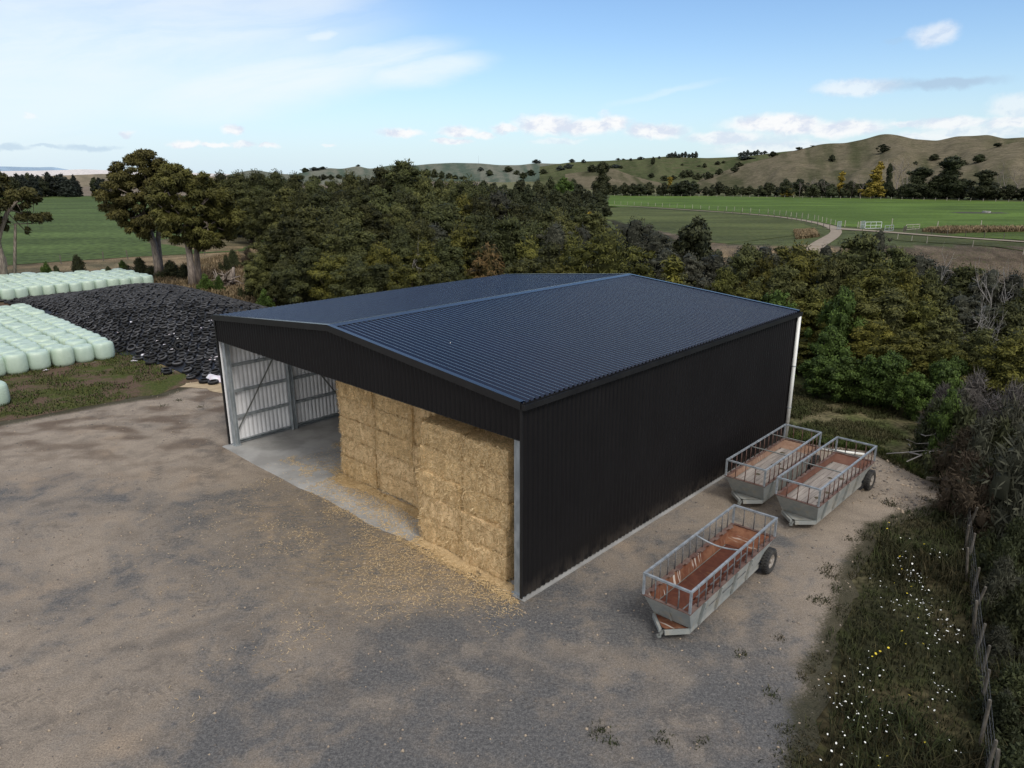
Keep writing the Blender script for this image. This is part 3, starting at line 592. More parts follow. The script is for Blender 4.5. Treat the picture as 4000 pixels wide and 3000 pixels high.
driftm = straw_mat('straw_drift', .78)
def heap(name, label, pts, wid, seed):                       # low drift of straw along a foot line
    V = []; n = len(pts)
    for i, (x, y) in enumerate(pts):
        w_ = wid[i]*.75*(.45+.9*float(fbm(x*1.7+seed, y*1.3+seed, 4)))
        for q, hh in ((0, .05), (.25, .045), (.5, .03), (.75, .015), (1, .0)): V.append(SL(x+.05*rng.normal(), y-w_*q+.02*rng.normal(), .033+hh*(.6+.8*rng.random()) if q < 1 else (.031 if y-w_ > -.3 else .0)))
    F = [(i*5+j, i*5+j+1, (i+1)*5+j+1, (i+1)*5+j) for i in range(n-1) for j in range(4)]
    return tag(link(name, npmesh(name, V, F, driftm, smooth=True)), label, 'straw', kind='stuff')
xs_ = np.linspace(-10.6, -4.6, 70); heap('straw_drift', 'drift of loose straw along the foot of the recessed stack', [(x, 1.42) for x in xs_], np.interp(xs_, [-10.6, -10.2, -8, -6, -4.6], [.3, .75, .55, .5, .35]), 2.)
xs_ = np.linspace(-4.5, -.3, 50); heap('straw_drift', 'drift of loose straw along the foot of the forward stack', [(x, .28) for x in xs_], np.interp(xs_, [-4.5, -4., -2, -.7, -.3], [.3, .55, .6, .5, .2]), 7.)

# ------------------------------------------------------------------ wrapped silage bales
def wrap_mat():
    m, t, b = newmat('mint_bale_wrap'); co = objco(t); r = t.add('ObjectInfo').outputs['Random']
    f = t.noise(t.v('MULTIPLY', co, (1, 1, .4)), 2.6, 5, .6, .4); f2 = t.noise(t.v('MULTIPLY', co, (1.2, 1.2, 7)), 3., 3, .5)
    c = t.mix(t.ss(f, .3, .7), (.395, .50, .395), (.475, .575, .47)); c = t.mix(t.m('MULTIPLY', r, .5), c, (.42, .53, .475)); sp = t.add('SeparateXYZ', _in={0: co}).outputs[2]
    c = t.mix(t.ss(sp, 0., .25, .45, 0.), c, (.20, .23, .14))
    t.put(b.inputs['Base Color'], c); b.inputs['Roughness'].default_value = .33; b.inputs['Specular IOR Level'].default_value = .5; bump(t, b, t.m('ADD', f, f2), .35, .05); return m
wrapm = wrap_mat()
def wrapped(seed):
    r = np.random.default_rng(seed); n = 28
    prof = [(.50, .0), (.565, .06), (.605, .22), (.622, .5), (.618, .75), (.60, .95), (.565, 1.07), (.50, 1.13), (.42, 1.15), (.30, 1.145), (.15, 1.14), (.001, 1.14)]
    V = []
    ph = r.random(4)*6
    for rr, z in prof:
        for j in range(n):
            a = 2*PI*j/n; sq = 1/(abs(math.cos(a))**4+abs(math.sin(a))**4)**.25; q = rr*(.6+.4*sq)*(1+.018*math.sin(3*a+ph[0]+z*2)+.012*math.sin(7*a+ph[1])+.008*math.sin(13*a+ph[2]+5*z))
            V.append((q*math.cos(a), q*math.sin(a), z*(1+.012*math.sin(2*a+ph[3]))))
    k = len(prof); F = [(i*n+j, i*n+(j+1) % n, (i+1)*n+(j+1) % n, (i+1)*n+j) for i in range(k-1) for j in range(n)]
    return npmesh('wrapped_bale', V, F, wrapm, smooth=True)
wm = [wrapped(s) for s in range(6)]; wn = 0
def put_wrapped(u, v, label, group, s=1.):
    global wn
    p = SL(-u, v, 0); px, py, zc = proj(p+np.array([0, 0, .6]))
    if px < -45: return
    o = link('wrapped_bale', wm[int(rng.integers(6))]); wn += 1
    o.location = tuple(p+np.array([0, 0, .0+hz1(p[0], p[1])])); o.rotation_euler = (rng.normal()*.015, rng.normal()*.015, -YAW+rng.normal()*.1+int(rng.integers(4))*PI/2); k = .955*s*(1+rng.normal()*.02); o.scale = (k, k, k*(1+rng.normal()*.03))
    tag(o, label, 'silage bale', group)
for i in range(17):                                      # near block
    for j in range(24):
        lab = f'mint green bale in the near block, {ordn(j+1)} file from the tyres, {"front row" if i == 0 else ordn(i+1)+" row"}'
        put_wrapped(36.68+1.205*i+(.3 if j % 2 else 0)*.4, 1.68-1.165*j+(rng.normal()*.03), lab, 'wrapped bales in the near block')
for j in range(34):                                      # far block
    v = 15.5-1.12*j; nrow = int(np.interp(v, [4, 15], [13, 8]))
    for i in range(nrow):
        lab = f'pale green bale in the far block, {ordn(j+1)} file from the right, {"front row" if i == 0 else ordn(i+1)+" row"}'
        put_wrapped(66.95+1.19*i, v+rng.normal()*.03, lab, 'wrapped bales in the far block', .97)
put_wrapped(30.35, -5.35, 'single mint green wrapped bale standing apart at the left edge of the yard', 'wrapped bales standing apart')

# ------------------------------------------------------------------ silage stack under tyres
def dome(u, v):
    u = np.asarray(u, float); v = np.asarray(v, float)
    v0 = 3.1+.5*np.sin(u*.25)+np.interp(u, [24, 28, 34, 66], [.9, .2, -.3, .2]); v1 = 16.5
    a = np.clip((v-v0)/(v1-v0), 0, 1); cr = np.sin(PI*a)**.75
    al = sstep(u, 25.3, 45)*.85+.15*sstep(u, 25.3, 29); al = al*(1-sstep(u, 54, 67)*.98)
    return 1.72*cr*al*(1+.1*(fbm(u*.25, v*.35)-.47))
coverm = mat('black_cover_sheet', (.006, .006, .008), .5, (.009, .009, .011), 1.2, spec=.4, bs=.3, bscale=3)
us, vs_ = np.meshgrid(np.linspace(25, 67.3, 90), np.linspace(2.6, 16.8, 36), indexing='ij'); zz = dome(us, vs_)
Pst = np.array([SL(-a, b, c+.03) for a, b, c in zip(us.ravel(), vs_.ravel(), zz.ravel())]); ii, jj = np.meshgrid(np.arange(89), np.arange(35), indexing='ij')
Fst = np.stack([ii*36+jj, (ii+1)*36+jj, (ii+1)*36+jj+1, ii*36+jj+1], -1).reshape(-1, 4); keep = (zz.ravel()[Fst].max(1) > .015); Fst = Fst[keep]
tag(link('silage_stack', npmesh('silage_stack', Pst, Fst[:, ::-1], coverm, smooth=True)), 'long low mound of silage under a black plastic sheet weighed down with tyres', 'silage stack')
def tyre_mat(name, c, c2):
    m, t, b = newmat(name); co = objco(t); r = t.add('ObjectInfo').outputs['Random']
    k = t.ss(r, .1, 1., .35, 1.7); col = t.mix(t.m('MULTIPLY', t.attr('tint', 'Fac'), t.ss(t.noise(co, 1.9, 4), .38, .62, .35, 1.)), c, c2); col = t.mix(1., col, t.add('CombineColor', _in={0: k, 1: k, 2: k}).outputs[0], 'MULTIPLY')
    t.put(b.inputs['Base Color'], col); b.inputs['Roughness'].default_value = .7; b.inputs['Specular IOR Level'].default_value = .28; return m
rub = tyre_mat('old_tyre_rubber', (.006, .006, .007), (.056, .056, .058))
tprof = [(.185, .02), (.20, .0), (.27, .0), (.305, .03), (.31, .09), (.305, .14), (.275, .175), (.235, .19), (.195, .18), (.185, .155), (.225, .12), (.235, .08), (.22, .04)]
tyre_me = MB().lathe(tprof, 20, closed=True).me('tyre', rub, smooth=True)
tv = np.array([v.co for v in tyre_me.vertices]); tf = np.array([list(p.vertices) for p in tyre_me.polygons])
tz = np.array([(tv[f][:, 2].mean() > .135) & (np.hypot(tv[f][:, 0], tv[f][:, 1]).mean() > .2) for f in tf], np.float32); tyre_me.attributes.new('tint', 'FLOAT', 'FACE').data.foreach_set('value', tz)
spots = []
for i, u in enumerate(np.arange(25.4, 67, .58)):
    for j, v in enumerate(np.arange(2.7, 16.7, .64)):
        a = u+rng.normal()*.07; b = v+(.3 if i % 2 else 0)+rng.normal()*.07; h = float(dome(a, b))
        if h < .02 and rng.random() < .7: continue
        if b < 2.9 and u < 30: continue
        e = .15; nx = (float(dome(a-e, b))-float(dome(a+e, b)))/(2*e); ny = (float(dome(a, b-e))-float(dome(a, b+e)))/(2*e)
        N = Vector(tuple(ex*-nx+ey*ny+np.array([0, 0, 1]))).normalized(); P = SL(-a, b, h+.035)
        px, py, zc = proj(P)
        hid = (px > 850 and py > 1240+(px-850)*-.15) or py < 900
        face = float(np.dot(N, (np.array([0, 0, HC])-P)/np.linalg.norm(np.array([0, 0, HC])-P)))
        if face < .02: hid = True
        if hid and (face < -.05 or px > 1150): continue
        k = .80+.22*rng.random()
        Rm = N.to_track_quat('Z', 'Y').to_matrix() @ Matrix.Rotation(rng.normal()*.06, 3, 'X') @ Matrix.Rotation(rng.normal()*.06, 3, 'Y') @ Matrix.Rotation(rng.random()*6, 3, 'Z')
        spots.append((zc if not hid else 999, P, Rm, k, px, py, b))
spots.sort(key=lambda s: s[0])
restV = []; restF = []
for i, (zc, P, Rm, k, px, py, b) in enumerate(spots):
    if i < 290 and zc < 900:
        o = link('tyre', tyre_me); o.matrix_world = Matrix.Translation(Vector(P)) @ Rm.to_4x4() @ Matrix.Scale(k, 4)
        tag(o, 'worn black car tyre lying flat on the near slope of the silage stack', 'tyre', 'tyres weighing down the near slope of the silage stack')
    else:
        o = len(restV)*len(tv); restV.append(tv*k @ np.array(Rm).T+P); restF.append(tf+o)
rub2 = tyre_mat('tyre_rubber_far', (.006, .006, .007), (.048, .048, .050))
tag(link('tyre_layer', npmesh('tyre_layer', np.vstack(restV), np.vstack(restF), rub2, smooth=True, tint=np.tile(tz, len(restV)))), 'layer of worn black tyres covering the crest and far part of the silage stack', 'tyres', kind='stuff')
P = SL(-33.5, 5.0, float(dome(33.5, 5.0))+.28); o = link('tyre', tyre_me); o.location = tuple(P); o.rotation_euler = (R(62), 0, R(20)); o.scale = (1.1,)*3
tag(o, 'black tyre tipped up on its edge low on the near side of the silage stack', 'tyre', 'tyres tipped up on the stack')
# white scraps of cover showing between the tyres, and the loose flap at the end
sheetm = mat('white_sheet_plastic', (.76, .77, .80), .4, (.66, .57, .62), 2., spec=.4, bs=.3, bscale=4)
def scrap(u, v, sx, sy, seed, lift=.10):
    r = np.random.default_rng(seed); n = 9; V = [SL(-u, v, float(dome(u, v))+lift+.05)]
    for j in range(n):
        a = 2*PI*j/n; q = .6+.6*r.random(); du, dv = math.cos(a)*sx*q, math.sin(a)*sy*q; V.append(SL(-(u+du), v+dv, float(dome(u+du, v+dv))+lift+.05*r.random()))
    return npmesh('plastic_scrap', V, [(0, 1+j, 1+(j+1) % n) for j in range(n)], sheetm, smooth=False)
def near_uv(px, py):
    best = None
    for z in np.arange(0, 2.6, .02):
        p = gp(px, py, z); x, y = toSL(p); e = abs(float(dome(-x, y))+.1-z)
        if best is None or e < best[0]: best = (e, -x, y)
    return best[1], best[2]
c3 = lambda x, y: (x/2.212, 1000+y/2.212)
for i, (x, y, a, b) in enumerate(((1842, 885, .38, .3), (1345, 735, .28, .16), (1485, 680, .2, .22), (1025, 660, .24, .1), (1430, 770, .14, .12), (965, 390, .2, .22), (1480, 808, .12, .1), (1235, 853, .12, .12), (1505, 545, .16, .08), (1820, 560, .1, .16), (1640, 818, .12, .1), (1535, 712, .12, .1), (1135, 572, .14, .1), (625, 425, .16, .1), (1605, 570, .1, .12), (1740, 625, .1, .1), (760, 530, .14, .08), (1000, 535, .1, .06))):
    u, v = near_uv(*c3(x, y)); tag(link('plastic_scrap', scrap(u, v, a, b, i)), f'white scrap of cover plastic showing between tyres, {ordn(i+1)} largest on the stack', 'plastic scrap', 'white plastic scraps among the tyres')
mb = MB(); rr = np.random.default_rng(5); q = [c3(*p) for p in ((1765, 1030), (1800, 1072), (1850, 1092), (1930, 1092), (1990, 1088), (1990, 1045), (1900, 1062), (1830, 1052))]
n = len(q); low = [gp(x, y, .06) for x, y in q]; cen = np.mean(low, 0)+np.array([0, 0, .22]); ins = [(p*.5+cen*.5)+np.array([0, 0, .12*rr.random()]) for p in low]
mb.raw(low+ins+[cen], [(i, (i+1) % n, n+(i+1) % n, n+i) for i in range(n)]+[(n+i, n+(i+1) % n, 2*n) for i in range(n)])
tag(mb.build('plastic_flap', sheetm), 'crumpled white plastic flap at the foot of the stack beside the shed wall', 'plastic sheet')
for i, (x, y) in enumerate(((405, 995), (815, 928), (1165, 912), (1480, 1008), (1640, 1040))):
    p = gp(*c3(x, y)); V = [p+np.array([rng.normal()*.18, rng.normal()*.13, .05+.06*rng.random()]) for _ in range(5)]; c = np.mean(V, 0); V.sort(key=lambda s: math.atan2(s[1]-c[1], s[0]-c[0]))
    tag(link('plastic_scrap', npmesh('plastic_scrap', V+[c], [(j, (j+1) % 5, 5) for j in range(5)], sheetm)), f'scrap of white wrap lying on the grass, {ordn(i+1)} from the left', 'plastic scrap', 'wrap scraps on the grass')

# ------------------------------------------------------------------ hay feeders
def rust_mat(name, c1, c2, c3, streak=.0):
    m, t, b = newmat(name); co = objco(t); f = t.noise(co, 2.4, 6, .65, .5); f2 = t.noise(t.v('MULTIPLY', co, (2, 5, 1)), 1.4, 5, .6); c = t.mix(t.ss(f, .32, .68), c1, c2); c = t.mix(t.ss(f2, .55, .75, 0, .8), c, c3)
    if streak: c = t.mix(t.m('MULTIPLY', t.ss(t.noise(t.v('MULTIPLY', co, (.6, 7, 1)), 1., 3, .7), .58, .68), streak), c, (.62, .58, .52))
    t.put(b.inputs['Base Color'], c); b.inputs['Roughness'].default_value = .8; b.inputs['Specular IOR Level'].default_value = .2; bump(t, b, f, .3, .02); return m
rust = rust_mat('rusty_steel', (.13, .046, .026), (.225, .108, .062), (.075, .032, .022), .75); rustf = rust_mat('rusty_floor', (.075, .026, .017), (.12, .043, .026), (.17, .085, .042))
rustp = rust_mat('pale_rust', (.215, .125, .085), (.28, .185, .135), (.17, .085, .055), .2); rustr = rust_mat('red_rust', (.125, .058, .042), (.165, .085, .063), (.10, .042, .03))
fgalv = rust_mat('weathered_galvanise', (.235, .255, .255), (.345, .34, .315), (.30, .265, .20)); rail = mat('rail_galvanise', (.34, .37, .40), .5, (.22, .245, .27), 6., met=.3, spec=.4)
darkbar = mat('dark_bar', (.075, .072, .075), .6, (.16, .16, .165), 5.); redbar = mat('rusty_bar', (.095, .045, .036), .7, (.15, .10, .085), 4.); flange = mat('flange_paint', (.10, .052, .042), .7, (.16, .11, .09), 3.)
wood = mat('grey_planks', (.33, .295, .265), .85, (.23, .20, .18), 2.2, stretch=(3, .4, 1), bs=.4, bscale=9, rnd=.12); trub = mat('trailer_tyre', (.028, .028, .03), .65, (.055, .053, .05), 6.); rimm = mat('wheel_rim', (.36, .34, .32), .55, (.24, .20, .16), 6.)
def feeder(name, label, loc, rz, Wd, Ln, rusty_floor, inner, cross, barm, wheel_side=(1, -1)):
    root = tag(empty('hay_feeder', loc, rz), label, 'hay feeder', 'hay feeder trailers beside the shed')
    zr, zf, zt = .95, (.56 if rusty_floor else .71), 1.56; hw = Wd/2; fw_ = hw-.115; fi = hw-(.105 if rusty_floor else .075); zo = .32; y0, y1 = 0., Ln; fy0, fy1 = .36, Ln-.85; th = .012
    iy0, iy1 = (.27, Ln-.60) if rusty_floor else (.19, Ln-.40)
    def slab(a, b, c, d, off): return [tuple(np.array(p)+np.array(off)) for p in (a, b, c, d)]
    T = [(-hw, y0, zr), (hw, y0, zr), (hw, y1, zr), (-hw, y1, zr)]; B = [(-fw_, fy0, zf), (fw_, fy0, zf), (fw_, fy1, zf), (-fw_, fy1, zf)]; B = [(-fw_, fy0, zo), (fw_, fy0, zo), (fw_, fy1, zo), (-fw_, fy1, zo)]; I = [(sx*fi, y, zf) for sx, y in ((-1, iy0), (1, iy0), (1, iy1), (-1, iy1))]
    body = MB()
    for i in range(4):
        j = (i+1) % 4; body.raw([T[i], T[j], B[j], B[i]], [(0, 1, 2, 3)])
    body.raw(B, [(3, 2, 1, 0)])
    body.build('trough_panel', fgalv, root)
    inn = MB(); s = .985; Ti = [(x*s, y0+.02 if y == y0 else y1-.02, zr-.005) for x, y, z in T]; Bi = [(x, y, z+.006) for x, y, z in I]
    inn.raw(Ti+Bi, [(i, (i+1) % 4, 4+(i+1) % 4, 4+i) for i in range(4)]); inn.build('trough_lining', inner, root)
    if rusty_floor:
        fl = MB().box((-fi+.03, iy0+.03, zf-.02), (.12, iy1-.03, zf+.01)).box((.16, iy0+.03, zf-.02), (fi-.03, iy1-.03, zf+.009)); fl.build('trough_floor', rustf, root)
        for k in range(5): MB().box((.122, iy0+.25+k*.78, zf-.03), (.158, iy0+.85+k*.78, zf+.0115)).build('floor_slot', darkbar, root)
    else:
        npl = 7; w = (2*fi-.06)/npl
        for k in range(npl): MB().box((-fi+.03+k*w+.007, iy0+.03, zf-.02), (-fi+.03+(k+1)*w-.007, iy1-.03, zf+.012+.004*rng.random())).build('floor_plank', wood, root)
        for k in range(9):
            px_, py_ = rng.uniform(-fi*.8, fi*.8), rng.uniform(iy0+.2, iy1-.2)
            if k >= 5: continue
            mb = MB(); n = 8; mb.raw([(px_+.10*math.cos(2*PI*j/n)*(.6+.6*rng.random()), py_+.10*math.sin(2*PI*j/n)*(.6+.6*rng.random()), zf+.018) for j in range(n)]+[(px_, py_, zf+.06)], [(j, (j+1) % n, n) for j in range(n)])
            tag(mb.build('clod', mat_clod), None).parent = root
    # flange round the rim
    fl = MB(); fo = .035
    fl.box((-hw-fo, y0-fo, zr+.001), (hw+fo, y0+.05, zr+.02)).box((-hw-fo, y1-.05, zr+.001), (hw+fo, y1+fo, zr+.02)).box((-hw-fo, y0+.0502, zr+.001), (-hw+.06, y1-.0502, zr+.02)).box((hw-.06, y0+.0502, zr+.001), (hw+fo, y1-.0502, zr+.02))
    if rusty_floor:                                    # scalloped edge inside the rail
        for k in range(11):
            yy = y0+.25+k*(Ln-.5)/10.4
            for sx in (-1, 1): a, b = sorted((sx*(hw-.059), sx*(hw-.11))); fl.box((a, yy, zr-.004), (b, yy+.24, zr+.016))
    fl.build('rim_flange', flange, root)
    # outer stiffeners and slots
    for sx in (-1, 1):
        for k in range(4):
            yy = .7+k*(Ln-2.)/3.3; MB().raw([(sx*(hw+.004), yy, zr-.02), (sx*(hw+.004), yy+.05, zr-.02), (sx*(fw_+.004), yy+.05, zo), (sx*(fw_+.004), yy, zo), (sx*(hw+.06), yy, zr-.02), (sx*(hw+.06), yy+.05, zr-.02), (sx*(fw_+.05), yy+.05, zo-.06), (sx*(fw_+.05), yy, zo-.06)], [(0, 3, 7, 4), (1, 5, 6, 2), (4, 7, 6, 5), (0, 4, 5, 1)]).build('stiffener', fgalv, root)
        if rusty_floor:
            for k in range(4):
                for q in (.18, .62):
                    yy = .5+k*(Ln-2.)/3.9+q; f = .55; xx = hw*(1-f)+fw_*f+.008; z_ = zr*(1-f)+zo*f; MB().box((min(sx*xx, sx*(xx+.004)), yy, z_-.018), (max(sx*xx, sx*(xx+.004)), yy+.3, z_+.012)).build('side_slot', darkbar, root)
    # chassis rails, A-frame and hitch
    for sx in (-1, 1): a, b = sorted((sx*fw_, sx*(fw_-.07))); MB().box((a, fy0-.02, .20), (b, fy1+.5, .318)).build('chassis_rail', fgalv, root)
    tip = np.array([0, fy0-.50, .24]); fr = MB()
    for sx in (-1, 1): fr.bar((sx*(fw_-.02), fy0-.03, .26), (sx*.06, tip[1]+.04, .25), .07, .11)
    fr.build('drawbar', fgalv, root)
    MB().raw([(-fw_+.06, fy0-.02, .322), (fw_-.06, fy0-.02, .322), (.05, tip[1]+.1, .318), (-.05, tip[1]+.1, .318)], [(0, 1, 2, 3)]).build('drawbar_plate', rust if rusty_floor else fgalv, root)
    MB().tube([(0, tip[1]+.10, .24), (0, tip[1]-.08, .22)], .035, 8).lathe([(.03, .2), (.06, .2), (.06, .24), (.03, .24)], 12, c=(0, tip[1]-.12, 0), closed=True).build('hitch', dgalv, root)
    if rusty_floor: MB().bar((0, .04, zr-.04), (0, fy0-.035, zo+.02), .05, .03).build('front_rib', fgalv, root)
    # rails
    tr_ = MB(); q = .028
    for a, b in (((-hw, y0), (hw, y0)), ((-hw, y1), (hw, y1))): tr_.box((a[0]-q, a[1]-q, zt-.05), (b[0]+q, b[1]+q, zt))
    for x in (-hw, hw): tr_.box((x-q, y0+q+.0005, zt-.0495), (x+q, y1-q-.0005, zt-.0005))
    tr_.build('top_rail', rail, root)
    for x in (-hw, hw):
        for y in (y0, y1): MB().box((x-q+.002, y-q+.002, zr+.02), (x+q-.002, y+q-.002, zt-.051)).build('corner_post', rail, root)
    bm_ = MB().tube([(0, 0, zr+.02), (.006, .004, (zr+zt)/2), (0, 0, zt-.05)], .016, 7).me('bar', barm, smooth=True)
    nb = 12
    for k in range(1, nb+1):
        for x in (-hw, hw): o = link('bar', bm_, root); o.location = (x, y0+(y1-y0)*k/(nb+1), 0)
    for k in range(1, 4):
        for y in (y0, y1): o = link('bar', bm_, root); o.location = (-hw+2*hw*k/4, y, 0)
    for f, sag in cross:
        y = y0+Ln*f; MB().tube([(-hw+hw*2*i/10, y, zt-.025-sag*math.sin(PI*i/10)) for i in range(11)], .022, 8).build('cross_bar', rail if rusty_floor else dgalv, root, smooth=True)
    # axle and wheels
    yw = Ln-.33; MB().tube([(-hw, yw, .36), (hw, yw, .36)], .04, 8).build('axle', fgalv, root)
    for sx in wheel_side:
        cx_ = sx*(hw+.035)
        tp = [(.20, -.08), (.27, -.10), (.32, -.10), (.35, -.085), (.36, -.05), (.36, .05), (.35, .085), (.32, .10), (.27, .10), (.20, .08)]
        tb = MB().lathe(tp, 28, axis='x', c=(cx_, yw, .36))
        for k in range(28):
            a = 2*PI*(k+.5)/28
            for side in (-1, 1):
                c_ = np.array([cx_+side*.045, yw+.362*math.cos(a+side*.06), .36+.362*math.sin(a+side*.06)]); tb.bar(c_-np.array([.035, 0, 0]), c_+np.array([.035, 0, 0]), .05, .014)
        w_ = empty('wheel', (0, 0, 0)); w_.parent = root
        tb.build('tyre', trub, w_, smooth=False)
        MB().lathe([(.205, -.07), (.19, -.08), (.17, -.03), (.07, -.02), (.065, .02), (.17, .03), (.19, .08), (.205, .07)], 24, axis='x', c=(cx_, yw, .36)).build('rim', rimm, w_, smooth=True)
        MB().lathe([(.001, -.05), (.06, -.05), (.06, .07), (.045, .09), (.001, .09)], 12, axis='x', c=(cx_+(0 if sx > 0 else -.04), yw, .36)).build('hub', rimm, w_)
    return root
mat_clod = mat('dry_clod', (.10, .085, .06), .95, (.06, .05, .035), 12.)
feeder('a', 'galvanised hay feeder trailer with rust-red floor and one sagging cross bar, nearest the camera', SL(3.64, 1.14), -YAW+.03, 1.25, 4.95, True, rust, ((.52, .10),), darkbar)
feeder('b', 'plank-floored hay feeder trailer on the gravel side, its wheel showing at the rear', SL(3.62, 8.86), -YAW-.01, 1.35, 5.05, False, rustr, ((.36, .0), (.72, .0)), redbar)
feeder('c', 'plank-floored hay feeder trailer parked tight against the black shed wall', SL(1.74, 9.14), -YAW+.01, 1.35, 4.85, False, rustp, ((.36, .0), (.71, .0)), redbar)
p = gp(3190, 1757); q = gp(3385, 1782); d = (q-p)
o = MB().tube([p+np.array([0, 0, .06]), q+np.array([0, 0, .06])], .055, 12).build('plastic_pipe', white_pvc, smooth=True); tag(o, 'white plastic pipe lying on the gravel behind the feeders', 'pipe')

# ------------------------------------------------------------------ vegetation
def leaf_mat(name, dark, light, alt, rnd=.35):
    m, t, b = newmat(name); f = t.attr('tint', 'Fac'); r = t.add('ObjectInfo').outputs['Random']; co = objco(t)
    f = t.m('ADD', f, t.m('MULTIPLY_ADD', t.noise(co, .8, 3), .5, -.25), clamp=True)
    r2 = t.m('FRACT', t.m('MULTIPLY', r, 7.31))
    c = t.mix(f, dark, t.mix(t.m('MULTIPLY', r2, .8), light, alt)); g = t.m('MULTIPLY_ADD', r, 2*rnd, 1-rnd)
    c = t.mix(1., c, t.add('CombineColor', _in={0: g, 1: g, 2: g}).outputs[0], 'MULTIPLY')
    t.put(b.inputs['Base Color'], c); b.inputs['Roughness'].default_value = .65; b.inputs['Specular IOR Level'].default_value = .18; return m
LM = {
 'olive': leaf_mat('olive_foliage', (.018, .022, .008), (.114, .110, .031), (.076, .090, .030), .48),
 'gold': leaf_mat('golden_olive_foliage', (.020, .024, .006), (.168, .148, .025), (.110, .118, .026), .38),
 'grey': leaf_mat('grey_foliage', (.022, .024, .016), (.082, .084, .058), (.098, .092, .066)),
 'bright': leaf_mat('bright_green_foliage', (.014, .026, .006), (.10, .155, .03), (.075, .12, .022), .2),
 'dark': leaf_mat('dark_green_foliage', (.012, .016, .008), (.055, .066, .027), (.07, .07, .028)),
 'pine': leaf_mat('pine_foliage', (.010, .013, .010), (.030, .037, .028), (.026, .035, .032), .3),
 'yellow': leaf_mat('yellow_autumn_foliage', (.10, .075, .012), (.36, .26, .035), (.27, .22, .04), .2),
 'rusty': leaf_mat('rusty_tipped_foliage', (.018, .022, .006), (.135, .135, .035), (.20, .105, .045), .2),
 'brown': leaf_mat('brown_brush', (.026, .020, .013), (.110, .082, .058), (.085, .072, .045), .2),
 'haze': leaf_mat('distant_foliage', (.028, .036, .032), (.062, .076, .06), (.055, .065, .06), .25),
 'twig': leaf_mat('bare_twigs', (.12, .10, .085), (.27, .235, .21), (.24, .20, .18), .2),
 'palewood': leaf_mat('bleached_wood', (.11, .10, .094), (.34, .32, .305), (.27, .255, .24), .15),
 'scrub': leaf_mat('grey_purple_scrub', (.045, .040, .038), (.20, .18, .17), (.16, .145, .13), .2),
}
barkm = mat('grey_bark', (.27, .225, .19), .9, (.13, .105, .088), 3., stretch=(3, 3, .6), bs=.6, bscale=10); dbark = mat('dark_bark', (.075, .06, .05), .9, (.04, .032, .026), 4.)
_g = np.linspace(-1, 1, 3); _cv = []; _cf = []
for ax in range(3):
    for sg in (-1, 1):
        k = len(_cv)
        for a in _g:
            for b in _g:
                p = [0, 0, 0]; p[ax] = sg; p[(ax+1) % 3] = a*sg; p[(ax+2) % 3] = b; _cv.append(np.array(p)/np.linalg.norm(p))
        for a in range(2):
            for b in range(2): _cf.append((k+a*3+b, k+(a+1)*3+b, k+(a+1)*3+b+1, k+a*3+b+1))
_cv = np.array(_cv); _cf = np.array(_cf)
def clumps_mesh(r, cl, nleaf, lw, flat0, spread=.65, upb=.35, core=.70, droop=.15):
    """cl: list of (centre, radius, tint). returns verts, quads, tints"""
    Vs, Fs, Ts = [], [], []; o = 0
    tot = sum(c[1]**2 for c in cl)
    cc = np.mean([c[0] for c in cl], 0)
    for c, rad, tn, *fl_ in cl:
        c = np.array(c, float); flat = fl_[0] if fl_ else flat0
        if core:
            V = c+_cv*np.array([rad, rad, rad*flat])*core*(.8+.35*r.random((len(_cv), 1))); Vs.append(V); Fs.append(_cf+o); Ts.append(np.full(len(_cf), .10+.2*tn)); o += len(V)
        n = max(6, int(nleaf*rad**2/tot)); d = r.normal(size=(n, 3)); d[:, 2] += .35; d /= np.linalg.norm(d, axis=1)[:, None]
        P = c+d*np.array([rad, rad, rad*flat])*(.62+.48*r.random((n, 1))); outw = P-cc; outw[:, 2] *= .3; outw /= np.linalg.norm(outw, axis=1)[:, None]+1e-9
        N = d*.55+outw*.35+np.array([0, 0, upb])+r.normal(size=(n, 3))*spread; N /= np.linalg.norm(N, axis=1)[:, None]
        T = outw+d*.8+r.normal(size=(n, 3))*.5; T[:, 2] -= droop; T -= N*(T*N).sum(1)[:, None]; T /= np.linalg.norm(T, axis=1)[:, None]; B = np.cross(N, T)
        l = lw[0]*(.6+.8*r.random((n, 1))); w = lw[1]*(.6+.8*r.random((n, 1)))
        Q = np.stack([P-T*l, P+B*w-T*l*.2, P+T*l, P-B*w-T*l*.2], 1).reshape(-1, 3); Vs.append(Q); Fs.append(np.arange(n*4).reshape(-1, 4)+o); o += n*4
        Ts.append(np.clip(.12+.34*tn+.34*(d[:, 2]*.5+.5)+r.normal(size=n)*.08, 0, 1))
    return np.vstack(Vs), np.vstack(Fs), np.concatenate(Ts)
